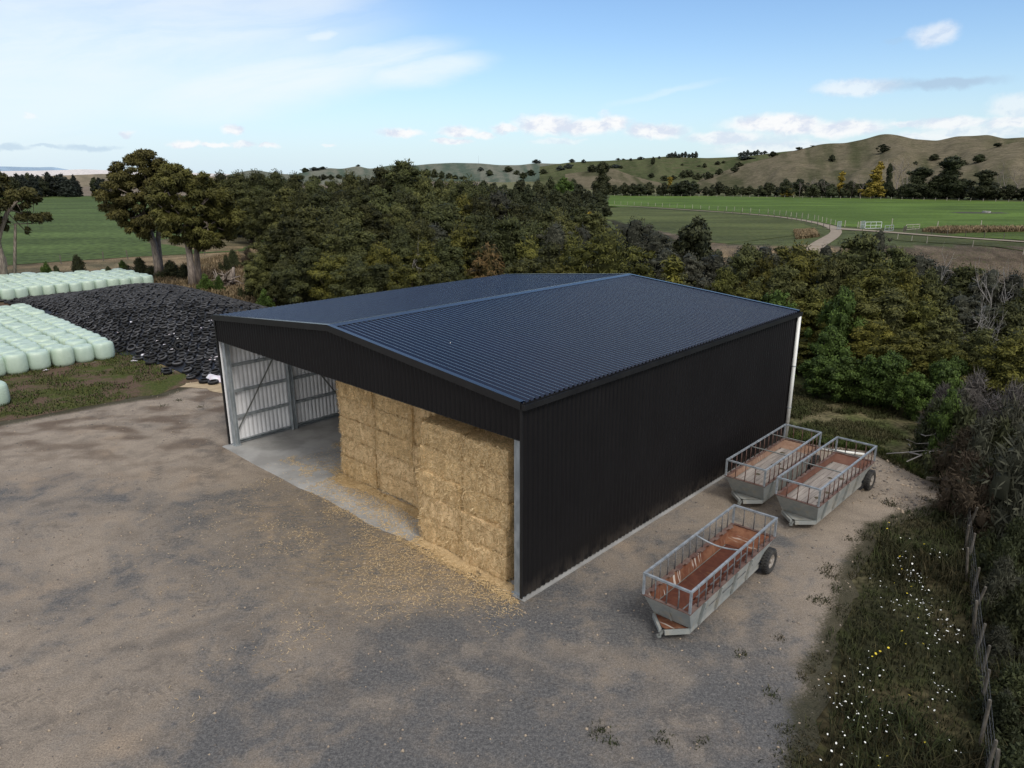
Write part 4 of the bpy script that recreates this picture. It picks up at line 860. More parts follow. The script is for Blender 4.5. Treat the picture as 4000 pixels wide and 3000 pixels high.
def profile_clumps(r, H, Rw, prof, nc, rc=.30, z0=.1, jit=.25, shell=.62):
    ts = np.array([p[0] for p in prof]); rs = np.array([p[1] for p in prof]); grid = np.linspace(0, 1, 200); wgt = np.interp(grid, ts, rs)+.08; wgt /= wgt.sum(); cl = []
    lob = r.random(5)*6.28
    for k in range(nc):
        t = r.choice(grid, p=wgt); a = r.random()*2*PI; rr = np.interp(t, ts, rs)*Rw*(1+jit*math.sin(2*a+lob[0]+3*t)+jit*.6*math.sin(5*a+lob[1]+7*t)); q = shell+(1-shell)*r.random()**.7
        rad = Rw*rc*(.65+.7*r.random())*(.55+.45*np.interp(t, ts, rs)); rr = max(0, rr*q-rad*.5)
        cl.append((np.array([rr*math.cos(a), rr*math.sin(a), H*(z0+(1-z0)*t)-rad*.4*t]), rad, r.random()))
    for t in np.linspace(.08, .90, 9): cl.append((np.array([0, 0, H*(z0+(1-z0)*t)]), min(max(.14*Rw, np.interp(t, ts, rs)*Rw*.55), .16*H+.4), .15, 1.0))
    return cl
CON = [(0, .6), (.14, .92), (.38, 1), (.62, .92), (.82, .7), (.94, .45), (1, .22)]; DOME = [(0, .5), (.15, .85), (.4, 1), (.68, .97), (.87, .74), (1, .38)]; BALL = [(0, .6), (.25, 1), (.5, 1), (.75, .8), (1, .25)]; COLM = [(0, .6), (.2, 1), (.6, .4), (.85, .6), (1, .12)]; VASE = [(0, .12), (.2, .55), (.45, 1), (.7, .92), (.9, .6), (1, .2)]
def trunk_mesh(r, H, rad, cl, nl, lean=(0, 0), taper=.25, upto=.75, n=8):
    mb = MB(); k = 7; ax = [np.array([lean[0]*(i/k)**1.3+r.normal()*rad*.25*(i > 0), lean[1]*(i/k)**1.3+r.normal()*rad*.25*(i > 0), H*upto*i/k-.25*(i == 0)]) for i in range(k+1)]
    mb.tube(ax, [rad*(1.45 if i == 0 else 1.08-(1-taper)*i/k) for i in range(k+1)], n)
    idx = r.permutation(len(cl))[:nl]
    for i in idx:
        c = np.array(cl[i][0]); s = ax[min(k, max(1, int(k*min(1, c[2]/H*.8))))-1 if c[2] < H*.95 else k-1]; mid = (s+c)/2+np.array([0, 0, -.06*H*r.random()])+r.normal(size=3)*.03*H
        mb.tube([s, mid, c], [rad*.42, rad*.26, rad*.08], 5)
    return mb
KIND = {   # prof, H, R, clumps, leaves, leaf size, flatness, clump radius, material
 'olive': (CON, 10, 3.4, 84, 11000, (.19, .065), .6, .23), 'oliveround': (DOME, 10, 4.2, 96, 13000, (.19, .065), .62, .21), 'gold': (CON, 8.5, 3.3, 74, 11000, (.165, .055), .5, .24), 'goldround': (DOME, 8, 4, 80, 12500, (.165, .055), .52, .22),
 'grey': (DOME, 8, 3.4, 46, 5200, (.17, .05), .5, .25), 'bright': (BALL, 6, 2.6, 40, 5200, (.13, .085), .7, .3), 'darkround': (BALL, 9, 4.5, 44, 3400, (.36, .2), .8, .27), 'pine': (CON, 16, 5, 54, 3200, (.6, .25), .6, .27), 'hazy': (BALL, 9, 4.5, 26, 900, (.6, .4), .8, .32),
 'yellow': (COLM, 12, 3.2, 40, 1800, (.32, .2), .8, .32), 'cedar': (CON, 8, 3.6, 60, 6000, (.30, .07), .4, .24), 'tall': (COLM, 18, 5, 60, 6500, (.5, .22), .95, .34), 'column': (COLM, 5, .9, 26, 2600, (.16, .06), .9, .6)}
MATOF = {'olive': 'olive', 'oliveround': 'olive', 'gold': 'gold', 'goldround': 'gold', 'grey': 'grey', 'bright': 'bright', 'darkround': 'dark', 'pine': 'pine', 'hazy': 'haze', 'yellow': 'yellow', 'cedar': 'rusty', 'tall': 'dark', 'column': 'gold'}
_trees = {}
def tree_src(kind, var, single=False):
    key = (kind, var, single)
    if key in _trees: return _trees[key]
    r = np.random.default_rng(hash_ := (sum(ord(c) for c in kind)*13+var*101)); prof, H, Rw, nc, nl, lw, flat, rc = KIND[kind]
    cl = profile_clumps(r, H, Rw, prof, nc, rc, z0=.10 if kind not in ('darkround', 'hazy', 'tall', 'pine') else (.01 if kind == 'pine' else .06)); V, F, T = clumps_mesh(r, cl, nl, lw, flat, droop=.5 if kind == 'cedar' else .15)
    bm_ = LM[MATOF[kind]]
    if single:
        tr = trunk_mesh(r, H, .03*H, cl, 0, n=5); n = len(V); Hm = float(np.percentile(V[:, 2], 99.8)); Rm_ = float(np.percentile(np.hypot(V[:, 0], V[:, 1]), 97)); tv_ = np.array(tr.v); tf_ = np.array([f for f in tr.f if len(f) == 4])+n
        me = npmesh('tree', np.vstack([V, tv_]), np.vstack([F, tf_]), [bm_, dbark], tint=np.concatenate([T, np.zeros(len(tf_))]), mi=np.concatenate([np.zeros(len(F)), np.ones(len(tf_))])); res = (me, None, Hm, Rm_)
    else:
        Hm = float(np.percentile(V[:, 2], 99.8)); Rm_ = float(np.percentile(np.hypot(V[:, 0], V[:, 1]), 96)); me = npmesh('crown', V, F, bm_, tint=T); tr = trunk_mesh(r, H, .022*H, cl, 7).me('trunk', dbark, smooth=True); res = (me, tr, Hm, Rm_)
    _trees[key] = res; return res
GROUPS = {}
def tree_at(kind, x, y, H, Rw, name, desc, group, single=False, nvar=3, label=None, cat='tree', zb=None):
    crown, trunk, H0, R0 = tree_src(kind, int(rng.integers(nvar)), single); zb = hz1(x, y) if zb is None else zb
    if single: o = link(name, crown)
    else:
        o = empty(name); c = link('crown', crown, o); t = link('trunk', trunk, o)
    o.location = (x, y, zb-.05*(not single)); o.rotation_euler = (0, 0, rng.random()*2*PI); a = Rw/R0; o.scale = (a*(1+rng.normal()*.06), a*(1+rng.normal()*.06), H/H0)
    if label: tag(o, label, cat)
    else: tag(o, None, cat, group); GROUPS.setdefault((desc, group), []).append((x/max(y, 1), y, o))
    return o
def T(px, top, dist, wpx, kind, desc='', group='', name='tree', label=None, single=False, nvar=3, cat='tree', zb=None, minh=1.):
    p = at(px, top, dist); zc = proj(p)[2]; zb_ = hz1(p[0], p[1]) if zb is None else zb
    return tree_at(kind, p[0], p[1], max(minh, p[2]-zb_), wpx/2/FPX*zc, name, desc, group, single, nvar, label, cat, zb_)

# --- the wood behind the shed
D1, G1 = 'dark olive tree on the skyline of the wood', 'trees along the skyline of the wood'
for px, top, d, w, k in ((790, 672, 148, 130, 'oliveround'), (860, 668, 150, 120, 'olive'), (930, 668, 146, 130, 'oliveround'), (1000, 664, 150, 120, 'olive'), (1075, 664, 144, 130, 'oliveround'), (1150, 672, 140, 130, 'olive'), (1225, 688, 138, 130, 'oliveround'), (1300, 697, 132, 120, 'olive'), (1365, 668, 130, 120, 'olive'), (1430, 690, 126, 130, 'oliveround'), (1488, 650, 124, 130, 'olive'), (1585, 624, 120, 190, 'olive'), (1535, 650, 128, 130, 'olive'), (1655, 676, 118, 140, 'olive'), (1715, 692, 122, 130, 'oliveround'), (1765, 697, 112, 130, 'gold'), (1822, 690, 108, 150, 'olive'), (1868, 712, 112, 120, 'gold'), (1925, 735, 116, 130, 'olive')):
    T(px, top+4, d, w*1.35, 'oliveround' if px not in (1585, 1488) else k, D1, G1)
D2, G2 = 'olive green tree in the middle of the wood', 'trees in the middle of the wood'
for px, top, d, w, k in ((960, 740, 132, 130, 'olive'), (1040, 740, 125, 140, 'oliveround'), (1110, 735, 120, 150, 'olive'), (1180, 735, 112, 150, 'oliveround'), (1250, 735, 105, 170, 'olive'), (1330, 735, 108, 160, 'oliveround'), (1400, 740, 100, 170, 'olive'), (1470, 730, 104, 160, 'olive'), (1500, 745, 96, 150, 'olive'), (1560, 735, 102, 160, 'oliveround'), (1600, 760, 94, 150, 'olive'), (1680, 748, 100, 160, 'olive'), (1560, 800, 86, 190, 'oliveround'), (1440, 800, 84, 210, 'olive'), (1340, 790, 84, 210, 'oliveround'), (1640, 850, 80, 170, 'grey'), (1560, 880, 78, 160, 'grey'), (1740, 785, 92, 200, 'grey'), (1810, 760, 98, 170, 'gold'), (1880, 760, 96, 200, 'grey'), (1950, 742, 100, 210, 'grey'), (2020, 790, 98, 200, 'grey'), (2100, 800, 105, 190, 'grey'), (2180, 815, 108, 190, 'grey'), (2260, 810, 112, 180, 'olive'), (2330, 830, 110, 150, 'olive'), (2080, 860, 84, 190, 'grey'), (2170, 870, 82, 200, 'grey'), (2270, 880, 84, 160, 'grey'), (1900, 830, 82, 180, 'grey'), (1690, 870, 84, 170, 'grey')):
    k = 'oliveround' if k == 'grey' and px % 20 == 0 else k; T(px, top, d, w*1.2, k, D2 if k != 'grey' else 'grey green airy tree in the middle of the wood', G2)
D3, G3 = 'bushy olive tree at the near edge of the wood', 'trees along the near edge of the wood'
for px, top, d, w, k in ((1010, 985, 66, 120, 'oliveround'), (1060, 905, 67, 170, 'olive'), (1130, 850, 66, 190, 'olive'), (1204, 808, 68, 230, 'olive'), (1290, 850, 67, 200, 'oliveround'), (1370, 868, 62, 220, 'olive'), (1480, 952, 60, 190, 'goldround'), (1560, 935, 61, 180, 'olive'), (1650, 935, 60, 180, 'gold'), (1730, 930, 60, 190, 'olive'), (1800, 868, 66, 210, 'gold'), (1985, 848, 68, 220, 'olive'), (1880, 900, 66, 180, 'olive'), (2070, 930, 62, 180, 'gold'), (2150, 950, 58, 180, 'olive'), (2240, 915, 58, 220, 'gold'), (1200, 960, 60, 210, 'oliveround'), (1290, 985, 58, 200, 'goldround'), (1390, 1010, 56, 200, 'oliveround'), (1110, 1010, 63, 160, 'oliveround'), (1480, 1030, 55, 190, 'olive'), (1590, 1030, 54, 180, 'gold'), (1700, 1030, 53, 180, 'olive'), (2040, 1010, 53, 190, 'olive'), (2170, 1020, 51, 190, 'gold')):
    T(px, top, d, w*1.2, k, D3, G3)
T(1912, 958, 55, 210, 'cedar', label='drooping conifer with rust tipped sprays rising behind the left roof slope', name='conifer')
T(2383, 893, 52, 330, 'goldround', label='broad golden green tree rising behind the roof ridge end')
# --- the gully trees to the right of the shed
D4, G4 = 'dull scrubby tree in the gully beyond the shed', 'dull scrubby trees in the gully'
for px, top, d, w in ((2484, 848, 76, 200), (2560, 905, 74, 190), (2600, 965, 64, 200), (2690, 985, 62, 200), (2800, 985, 62, 200), (2900, 965, 66, 170), (2990, 955, 72, 180), (3060, 962, 76, 150), (3180, 975, 74, 170), (3230, 955, 80, 150), (2460, 960, 62, 160), (2640, 1060, 54, 200), (2750, 1080, 54, 190), (3510, 990, 72, 190), (3590, 1010, 74, 190), (3680, 1050, 66, 220), (3780, 1060, 64, 230), (3880, 1070, 62, 220), (3970, 1080, 62, 200), (3860, 1190, 50, 240), (3960, 1180, 50, 240), (3760, 1150, 54, 220), (4050, 1120, 55, 240), (4080, 1260, 44, 260)):
    T(px, top-(22 if px > 3480 and d > 60 else 0), d, w*1.15, 'grey' if (px // 10) % 3 else 'olive', D4, G4)
T(3440, 896, 84, 150, 'grey', label='grey scrubby tree poking up beside the track bend', name='tree')
T(2730, 850, 100, 190, 'darkround', label='dense rounded dark tree standing alone before the meadow')
D5, G5 = 'golden green layered tree in the gully', 'golden green trees in the gully'
for px, top, d, w, k in ((2630, 1000, 50, 150, 'column'), (2838, 1040, 48, 190, 'gold'), (2920, 958, 54, 220, 'olive'), (3000, 1000, 50, 200, 'gold'), (3122, 952, 50, 280, 'gold'), (3060, 1040, 46, 220, 'olive'), (3368, 915, 50, 270, 'olive'), (3260, 1010, 48, 200, 'olive'), (3440, 1020, 46, 250, 'gold'), (3560, 1045, 48, 190, 'gold'), (3640, 1050, 50, 210, 'olive'), (3500, 1130, 43, 230, 'olive'), (3620, 1170, 43, 230, 'gold'), (3350, 1120, 43, 240, 'gold'), (3200, 1120, 45, 230, 'gold'), (3700, 1230, 42, 220, 'olive'), (3430, 1250, 40.5, 220, 'gold'), (3560, 1290, 39.5, 210, 'gold'), (3120, 1190, 44, 200, 'gold'), (3980, 1290, 38, 260, 'gold'), (3840, 1280, 40, 200, 'olive'), (3140, 1320, 42, 170, 'gold'), (2960, 1090, 46, 190, 'gold'), (3700, 1330, 39, 180, 'gold')):
    T(px, top, d, w*1.15, k, D5, G5, minh=2.)
T(3299, 1118, 41.5, 170, 'bright', label='tall bright green leafy tree beside the shed downpipe', minh=2)
T(3255, 1270, 39.5, 190, 'bright', label='bright green leafy shrub at the foot of the tall bright tree', cat='shrub', name='shrub', minh=2)
T(3038, 1134, 44, 190, 'bright', label='bright green leafy treetop just over the far roof corner', minh=2)
D6, G6 = 'rounded bright green bush along the edge of the clearing', 'green bushes along the clearing'
for px, top, d, w in ((3210, 1385, 37.6, 140), (3320, 1390, 37.4, 170), (3400, 1385, 37.2, 170), (3490, 1370, 37, 190), (3580, 1450, 36, 130), (3690, 1400, 36.5, 150), (3740, 1390, 38, 150)):
    T(px, top, d, w, 'bright', D6, G6, name='bush', cat='bush', minh=1)
T(3730, 1515, 29.5, 160, 'bright', label='pointed green shrub among brown scrub at the corner of the clearing', name='shrub', cat='shrub', minh=2)

# --- bare and dead wood
def bare_mesh(seed, H, spread=.5, levels=4, nb=(3, 4), rad=.03, twigs=True, up=.25, mname='bare_tree', m='twig', lean=0):
    r = np.random.default_rng(seed); mb = MB(); tw = []
    def grow(p, d, ln, rd, lv):
        k = 3; pts = [p]; q = p.copy(); dd = d.copy()
        for i in range(k): dd = dd+r.normal(size=3)*.16+np.array([0, 0, up*.2]); dd /= np.linalg.norm(dd); q = q+dd*ln/k; pts.append(q.copy())
        mb.tube(pts, [rd, rd*.85, rd*.7, rd*.55], 5 if lv < 2 else 4, cap=lv == 0)
        if lv == levels:
            tw.append(q); return
        for j in range(int(r.integers(nb[0], nb[1]+1))):
            s = pts[1+int(r.integers(3))] if j else q; nd = dd+r.normal(size=3)*spread*1.3; nd[2] += up; nd /= np.linalg.norm(nd); grow(s, nd, ln*(.55+.25*r.random()), rd*.55, lv+1)
    d0 = np.array([lean, 0, 1.]); grow(np.array([0, 0, -.2]), d0/np.linalg.norm(d0), H*.36, H*rad, 0)
    V = np.array(mb.v); F = np.array([f if len(f) == 4 else f[:4] for f in mb.f]); tint = .5+.5*r.random(len(F))
    sc = H/max(V[:, 2].max(), .1); V = V*np.array([sc, sc, sc])
    return npmesh(mname, V, F, LM[m], tint=tint)
bares = [bare_mesh(3+s, 10, .42, 5, (2, 4), .018, up=.45, m='twig') for s in range(2)]; snags = [bare_mesh(20+s, 6, .55, 4, (2, 4), .016, up=.12, m='palewood', mname='dead_tree', lean=.2*s) for s in range(4)]
def B(me, px, top, dist, label, name, H0, sc=1., cat='tree', group=None, rz=None, zb=None):
    p = at(px, top, dist); o = link(name, me); zb = hz1(p[0], p[1]) if zb is None else zb; k = max(.8, p[2]-zb)/H0
    o.location = (p[0], p[1], zb); o.rotation_euler = (0, 0, rng.random()*6.28 if rz is None else rz); o.scale = (k*sc, k*sc, k); return tag(o, label, cat, group)
B(snags[0], 1592, 918, 59, 'bleached dead tree with forked bare stems amid the wood', 'dead_tree', 6, .3)
B(snags[1], 1637, 940, 59.5, 'short bleached dead stem right of the forked dead tree in the wood', 'dead_tree', 6, .25)
B(snags[2], 1775, 848, 80, 'pale dead branches showing through the grey trees of the wood', 'dead_tree', 6, .4)
B(snags[3], 2065, 870, 78, 'bent pale dead branch above the grey trees behind the roof ridge', 'dead_tree', 6, .35)
B(snags[0], 2245, 872, 80, 'pale grey dead treetop left of the golden tree behind the ridge', 'dead_tree', 6, .4)
B(snags[1], 3672, 950, 62, 'gnarled grey dead tree before the dry bank', 'dead_tree', 6, .5)
B(snags[2], 3915, 1000, 55, 'big pale dead tree leaning at the right edge before the dry bank', 'dead_tree', 6, .55)
B(snags[3], 3985, 960, 62, 'pale leafless branches at the far right edge below the verge', 'dead_tree', 6, .55)
B(snags[3], 3850, 1120, 41, 'slim pale bare sapling trunk at right of the golden trees', 'dead_tree', 6, .35)
# brown, grey and purple scrub in the lower right
def shrub_mesh(seed, H, Rw, m, nl, lw, nc=22, flat=.75, core=.6):
    r = np.random.default_rng(seed); cl = profile_clumps(r, H, Rw, [(0, .9), (.3, 1), (.7, .75), (1, .3)], nc, .36, z0=.0, shell=.4); V, F, Tn = clumps_mesh(r, cl, nl, lw, flat, spread=.9, core=core, upb=.1, droop=-.1)
    V[:, 2] = np.maximum(V[:, 2], -.15); return npmesh('shrub', V, F, LM[m], tint=Tn)
SH = {'scrub': [shrub_mesh(40+s, 1.8, 1.5, 'scrub', 4200, (.17, .012), core=.5) for s in range(2)], 'brown': [shrub_mesh(50+s, 1.5, 1.5, 'brown', 4200, (.13, .02), core=.6) for s in range(2)], 'dull': [shrub_mesh(60+s, 1.5, 1.5, 'dark', 3600, (.11, .045)) for s in range(2)], 'bright': [shrub_mesh(70+s, 1.4, 1.3, 'bright', 3000, (.10, .05)) for s in range(2)], 'greyt': [shrub_mesh(80+s, 1.6, 1.5, 'grey', 4000, (.14, .02)) for s in range(2)]}
def S(kind, px, top, dist, wpx, label, group=None, base=None, name='shrub'):
    p = at(px, top, dist); zc = proj(p)[2]; zb = hz1(p[0], p[1]); h = max(.4, p[2]-zb); h = min(h, 1.0) if dist < 19 else min(h, 1.7) if dist < 23.5 else h; me_ = SH[kind][int(rng.integers(2))]; o = link(name, me_); Hm = max(v.co.z for v in me_.vertices); w = wpx/2/FPX*zc; w = max(w, .42*h); h = min(h, 2.3*w)
    o.location = (p[0], p[1], zb-.05); o.rotation_euler = (0, 0, rng.random()*6.28); o.scale = (w/1.7, w/1.7, h/Hm); return tag(o, label, 'shrub', group)
for kind, lst, desc in (('scrub', ((3700, 1470, 34, 150), (3830, 1400, 33.5, 210), (3910, 1480, 30, 170), (3990, 1440, 32, 170)), 'leafless grey purple shrub on the right hand slope'),
                        ('brown', ((3800, 1715, 25.8, 240), (3880, 1800, 25, 180), (3800, 1620, 28, 190)), 'low red brown shrub near the end of the fence'),
                        ('dull', ((3930, 1600, 28, 150), (3680, 1530, 31, 120), (4060, 1540, 30, 180), (3930, 1740, 25.5, 200), (4030, 1820, 23, 220), (3980, 1900, 21.5, 200), (4060, 2000, 19, 240), (3900, 1780, 25.5, 150), (4100, 2100, 16.5, 320), (4040, 2260, 15.3, 260), (4120, 2420, 14, 300), (4060, 2600, 13, 240), (3790, 1560, 29, 180), (4080, 2780, 12, 260)), 'dull dark shrub beyond the fence on the right'),
                        ('greyt', ((3960, 1500, 29, 200), (3870, 1570, 28, 180), (4050, 1590, 25, 220), (3760, 1480, 32, 140), (3970, 2000, 20.5, 160), (4000, 2080, 18, 200), (4020, 2330, 15.6, 170)), 'grey twiggy brush beyond the fence')):
    for k, (px, top, d, w) in enumerate(sorted(lst, key=lambda q: -q[2])): S(kind, px, top, d, w, f'{desc}, {ordn(k+1)} counting from the far end', desc+'s')
pile = MB(); r_ = np.random.default_rng(4); pc = gp(3850, 1850); pc[2] = hz1(pc[0], pc[1])+.25
for k in range(60):
    a = r_.random()*6.28; s = np.array([r_.normal()*1.1, r_.normal()*.6, .25+.6*r_.random()]); d = np.array([math.cos(a), math.sin(a)*.6, .15*r_.normal()]); ln = .7+1.3*r_.random()
    pile.tube([s-d*ln*.5, s+r_.normal(size=3)*.08, s+d*ln*.5, s+d*ln*.7+r_.normal(size=3)*.12], [.035*r_.random()+.012, .022, .014, .006], 5)
o = link('branch_pile', npmesh('branch_pile', pile.v, [f[:4] for f in pile.f], LM['palewood'], tint=.3+.7*r_.random(len(pile.f)))); o.location = tuple(pc); tag(o, 'heap of bleached dead branches at the end of the fence', 'branch pile')

# --- the two big paddock trees and the one at the left edge
def px_tree(name, label, dist, base, clumps, trunks, nleaf, m, lw, depth, seed, limbs=8, rad=.5):
    r = np.random.default_rng(seed); b = at(base[0], base[1], dist); b[2] = 0; cl = []; dirv = np.array([b[0], b[1], 0])/math.hypot(b[0], b[1])
    for px, py, rp in clumps:
        p = at(px, py, dist); zc = proj(p)[2]; rr = rp/FPX*zc
        p = p+dirv*r.uniform(-1, 1)*depth*(.4+.6*r.random()); cl.append((p-b, rr, r.random()))
    V, F, Tn = clumps_mesh(r, cl, nleaf, lw, .7, core=.66); o = empty(name, b); tag(o, label, 'tree'); link('crown', npmesh('crown', V, F, m, tint=Tn), o)
    for tk in trunks:
        mb = MB(); pts = [at(x, y, dist+dd)-b for x, y, dd in tk[0]]; pts[0][2] = -.2; mb.tube(pts, tk[1], 10)
        for i in r.permutation(len(cl))[:limbs]:
            c = cl[i][0]; s = pts[-1] if r.random() < .6 else pts[-2]; mb.tube([s, (s+c)/2+np.array([0, 0, -.3]), c], [tk[1][-1]*.6, tk[1][-1]*.4, .05], 6)
        mb.build('trunk', barkm, o, smooth=True)
    return o
def fill_clumps(seed, outline, n, rp):
    r = np.random.default_rng(seed); P = []; o = np.array(outline, float); lo, hi = o.min(0), o.max(0)
    while len(P) < n:
        q = lo+(hi-lo)*r.random(2)
        if inside(np.array([q]), outline)[0]: P.append((q[0], q[1], rp*(.6+.8*r.random())))
    return P
z2 = lambda x, y: (x/2.212, 550+y/2.212)
o1 = [z2(*p) for p in ((1110, 110), (1250, 100), (1370, 140), (1420, 220), (1500, 300), (1560, 480), (1480, 640), (1400, 760), (1300, 800), (1250, 850), (1150, 830), (1080, 720), (990, 650), (920, 640), (870, 540), (860, 470), (900, 400), (890, 310), (960, 260), (1000, 220), (1080, 190))]
o2 = [z2(*p) for p in ((1480, 220), (1560, 200), (1640, 240), (1740, 270), (1850, 360), (1960, 440), (2020, 560), (2060, 680), (2020, 790), (1950, 880), (1820, 920), (1700, 920), (1600, 880), (1500, 880), (1440, 800), (1380, 700), (1300, 560), (1290, 440), (1360, 320))]
px_tree('tree', 'tall left one of two big grey trunked trees, crown dark olive brown', 88.7, (622, 1083), fill_clumps(1, o1, 170, 22), [([(622, 1083, 0), (617, 1040, 0), (603, 960, .2), (585, 900, .4), (560, 830, .6)], [.50, .40, .36, .30, .2]), ([(630, 1082, .5), (622, 1000, .6), (617, 940, .8), (622, 880, 1), (640, 800, 1)], [.36, .3, .27, .24, .16])], 32000, leaf_mat('brown_olive_foliage', (.017, .018, .006), (.115, .098, .026), (.088, .088, .028), .1), (.20, .065), 3.4, 91)
px_tree('tree', 'right one of two big grey trunked trees, broad olive gold crown beside the wood', 80.8, (758, 1112), fill_clumps(2, o2, 185, 22), [([(752, 1115, 0), (748, 1060, 0), (738, 980, .2), (725, 910, .4), (735, 830, .5)], [.46, .36, .31, .27, .17]), ([(775, 1095, 1.2), (772, 1040, 1.2), (768, 985, 1.3), (775, 900, 1.4), (800, 820, 1.5)], [.36, .3, .26, .22, .15])], 32000, leaf_mat('olive_gold_foliage', (.017, .018, .006), (.135, .122, .026), (.10, .104, .028), .1), (.20, .065), 3.4, 92)
px_tree('tree', 'leaning tree cut by the left photo edge with a pale forked limb and loose clumps', 92, (4, 1040), [z2(*p)+(q,) for p, q in (((10, 330), 30), ((-60, 400), 40), ((40, 430), 32), ((100, 470), 28), ((230, 450), 30), ((290, 500), 30), ((180, 490), 24), ((60, 540), 26), ((150, 590), 20), ((220, 560), 20), ((230, 650), 24), ((320, 670), 28), ((390, 660), 24), ((430, 680), 12), ((180, 660), 22), ((20, 700), 24), ((-80, 560), 50), ((-150, 300), 60), ((-200, 450), 60), ((240, 760), 10), ((240, 800), 7), ((40, 760), 16), ((-100, 700), 40))], [([(4, 1045, 0), (0, 1000, 0), (-12, 945, .2), (0, 905, .3), (28, 830, .3), (62, 790, .4), (105, 770, .5)], [.5, .4, .32, .25, .2, .15, .07]), ([(-12, 950, .2), (-30, 860, 0), (-60, 780, 0), (-80, 700, 0)], [.4, .34, .28, .15]), ([(10, 880, .3), (60, 875, .5), (130, 873, .8)], [.18, .12, .05])], 6500, leaf_mat('left_olive_foliage', (.014, .015, .006), (.10, .095, .024), (.09, .08, .024), .1), (.25, .09), 2., 93, limbs=3)
# root stump
r_ = np.random.default_rng(8); mb = MB(); bp = gp(890, 1122)
for k in range(34):
    a = r_.random()*6.28; el = r_.uniform(-.25, 1.1); d = np.array([math.cos(a)*math.cos(el), math.sin(a)*math.cos(el), math.sin(el)]); ln = .7+.9*r_.random(); s = np.array([r_.normal()*.25, r_.normal()*.25, .55+.2*r_.normal()])
    mid = s+d*ln*.5+r_.normal(size=3)*.12; e = s+d*ln+r_.normal(size=3)*.22; e[2] = max(e[2], .02); mb.tube([s, mid, e], [.17, .10, .035], 6)
mb.tube([(0, 0, 0), (.1, 0, .6), (.55, .1, 1.25), (.75, .1, 2.0)], [.5, .42, .28, .12], 8)
o = mb.build('tree_stump', barkm, smooth=True); o.location = tuple(bp); o.rotation_euler = (0, 0, .2); tag(o, 'upturned grey tree stump with splayed roots on the dry grass by the big trees', 'tree stump')
# shrubs around the big trees and along the field edge
for kind, px, top, d, w, lab in (('bright', 797, 1062, 76, 80, 'low green bush at the foot of the right big tree'), ('bright', 850, 1066, 75, 60, 'low green bush between the right big tree and the stump'), ('dull', 660, 1010, 88, 110, 'dark bush between the two big trunks, nearer the left one'), ('dull', 715, 1025, 86, 80, 'dark bush between the two big trunks, nearer the right one'), ('dull', 540, 1000, 90, 110, 'wide dark bush just left of the left big tree'), ('bright', 475, 1010, 92, 70, 'olive bush behind the far bales, left of the wide dark bush'), ('dull', 293, 984, 93, 52, 'upright dark bush standing alone behind the far bales'), ('bright', 175, 1012, 93, 66, 'small green bush behind the far bales near the left edge'), ('dull', 215, 1030, 92, 40, 'small dark bush right of the small green bush behind the bales'), ('dull', 905, 965, 96, 60, 'dull bush beside the crop field left of the wood'), ('brown', 965, 955, 94, 80, 'brown bush beside the crop field against the wood'), ('dull', 880, 990, 92, 50, 'small dull bush in the dry grass left of the wood'), ('dull', 420, 1035, 90, 60, 'low dark bush behind the back row of far bales'), ('bright', 1030, 1120, 63, 90, 'small green bush at the left foot of the wood'), ('dull', 965, 1075, 70, 70, 'dark bush at the left foot of the wood by the stump'), ('brown', 770, 1105, 77, 40, 'brown tuft of fern at the right big trunk')):
    S(kind, px, top, d, w, lab, name='bush')

# ------------------------------------------------------------------ far trees
HD, HG = 'dark rounded tree in the shelter row across the far paddock edge', 'shelter row along the far paddock edge'
far_edge = lambda px: np.interp(px, [2300, 2385, 2800, 3400, 3991, 4400], [766, 764, 765, 774, 784, 790])
px = 2375
while px < 4250:
    h = rng.uniform(24, 58) if px < 3000 else rng.uniform(34, 74); b = far_edge(px)+rng.uniform(-5, 1); d = math.hypot(*gp(px, b)[:2])
    T(px, b-h, d, h*rng.uniform(1.0, 1.5), 'darkround', HD, HG, single=True, zb=0); px += h*rng.uniform(.55, .95)
for px, top, b, w, k, lab in ((3729, 612, 778, 150, 'tall', 'largest dark tree of the shelter row, rising before the dry hill'), (3600, 655, 777, 110, 'tall', 'second largest dark tree of the shelter row, left of the largest'), (3480, 640, 774, 40, 'tall', 'slim dark tree beside the yellow autumn tree'), (3860, 665, 782, 110, 'tall', 'tall dark tree at the right end of the shelter row'), (2354, 634, 772, 74, 'tall', 'tall slender tree standing alone between wood and paddock'), (2680, 705, 766, 100, 'darkround', 'broad dark tree near the left end of the shelter row')):
    d = math.hypot(*gp(px, b)[:2]); T(px, top, d, w, k, label=lab, single=True, zb=0)
for px, top, b, w, lab in ((3422, 658, 776, 75, 'brightest yellow autumn tree before the dry hill'), (3440, 632, 772, 60, 'paler yellow tree behind the brightest yellow one'), (3290, 670, 770, 50, 'small yellow tree among bare poplars'), (3080, 735, 770, 60, 'low yellow bush in the shelter row'), (2620, 690, 762, 40, 'small ochre tree at the hill foot'), (2202, 692, 790, 80, 'yellow green poplar behind the wood')):
    d = math.hypot(*gp(px, b)[:2]); T(px, top, d, w, 'yellow' if px != 2202 else 'bright', label=lab, single=px != 2202, zb=0)
for k, (px, top, b) in enumerate(((3095, 690, 769), (3130, 705, 770), (3165, 688, 770), (3190, 695, 770), (3235, 682, 771), (3260, 700, 771), (3330, 690, 772), (3370, 680, 772), (3500, 618, 760), (3520, 605, 760), (3545, 612, 764), (3565, 630, 768), (3950, 625, 775), (3985, 640, 776))):
    d = math.hypot(*gp(px, b)[:2]); B(bares[k % 2], px, top, d, f'bare pale poplar before the dry hill, {ordn(k+1)} from the left', 'bare_tree', 10, .95, group='bare poplars before the dry hill', zb=0)
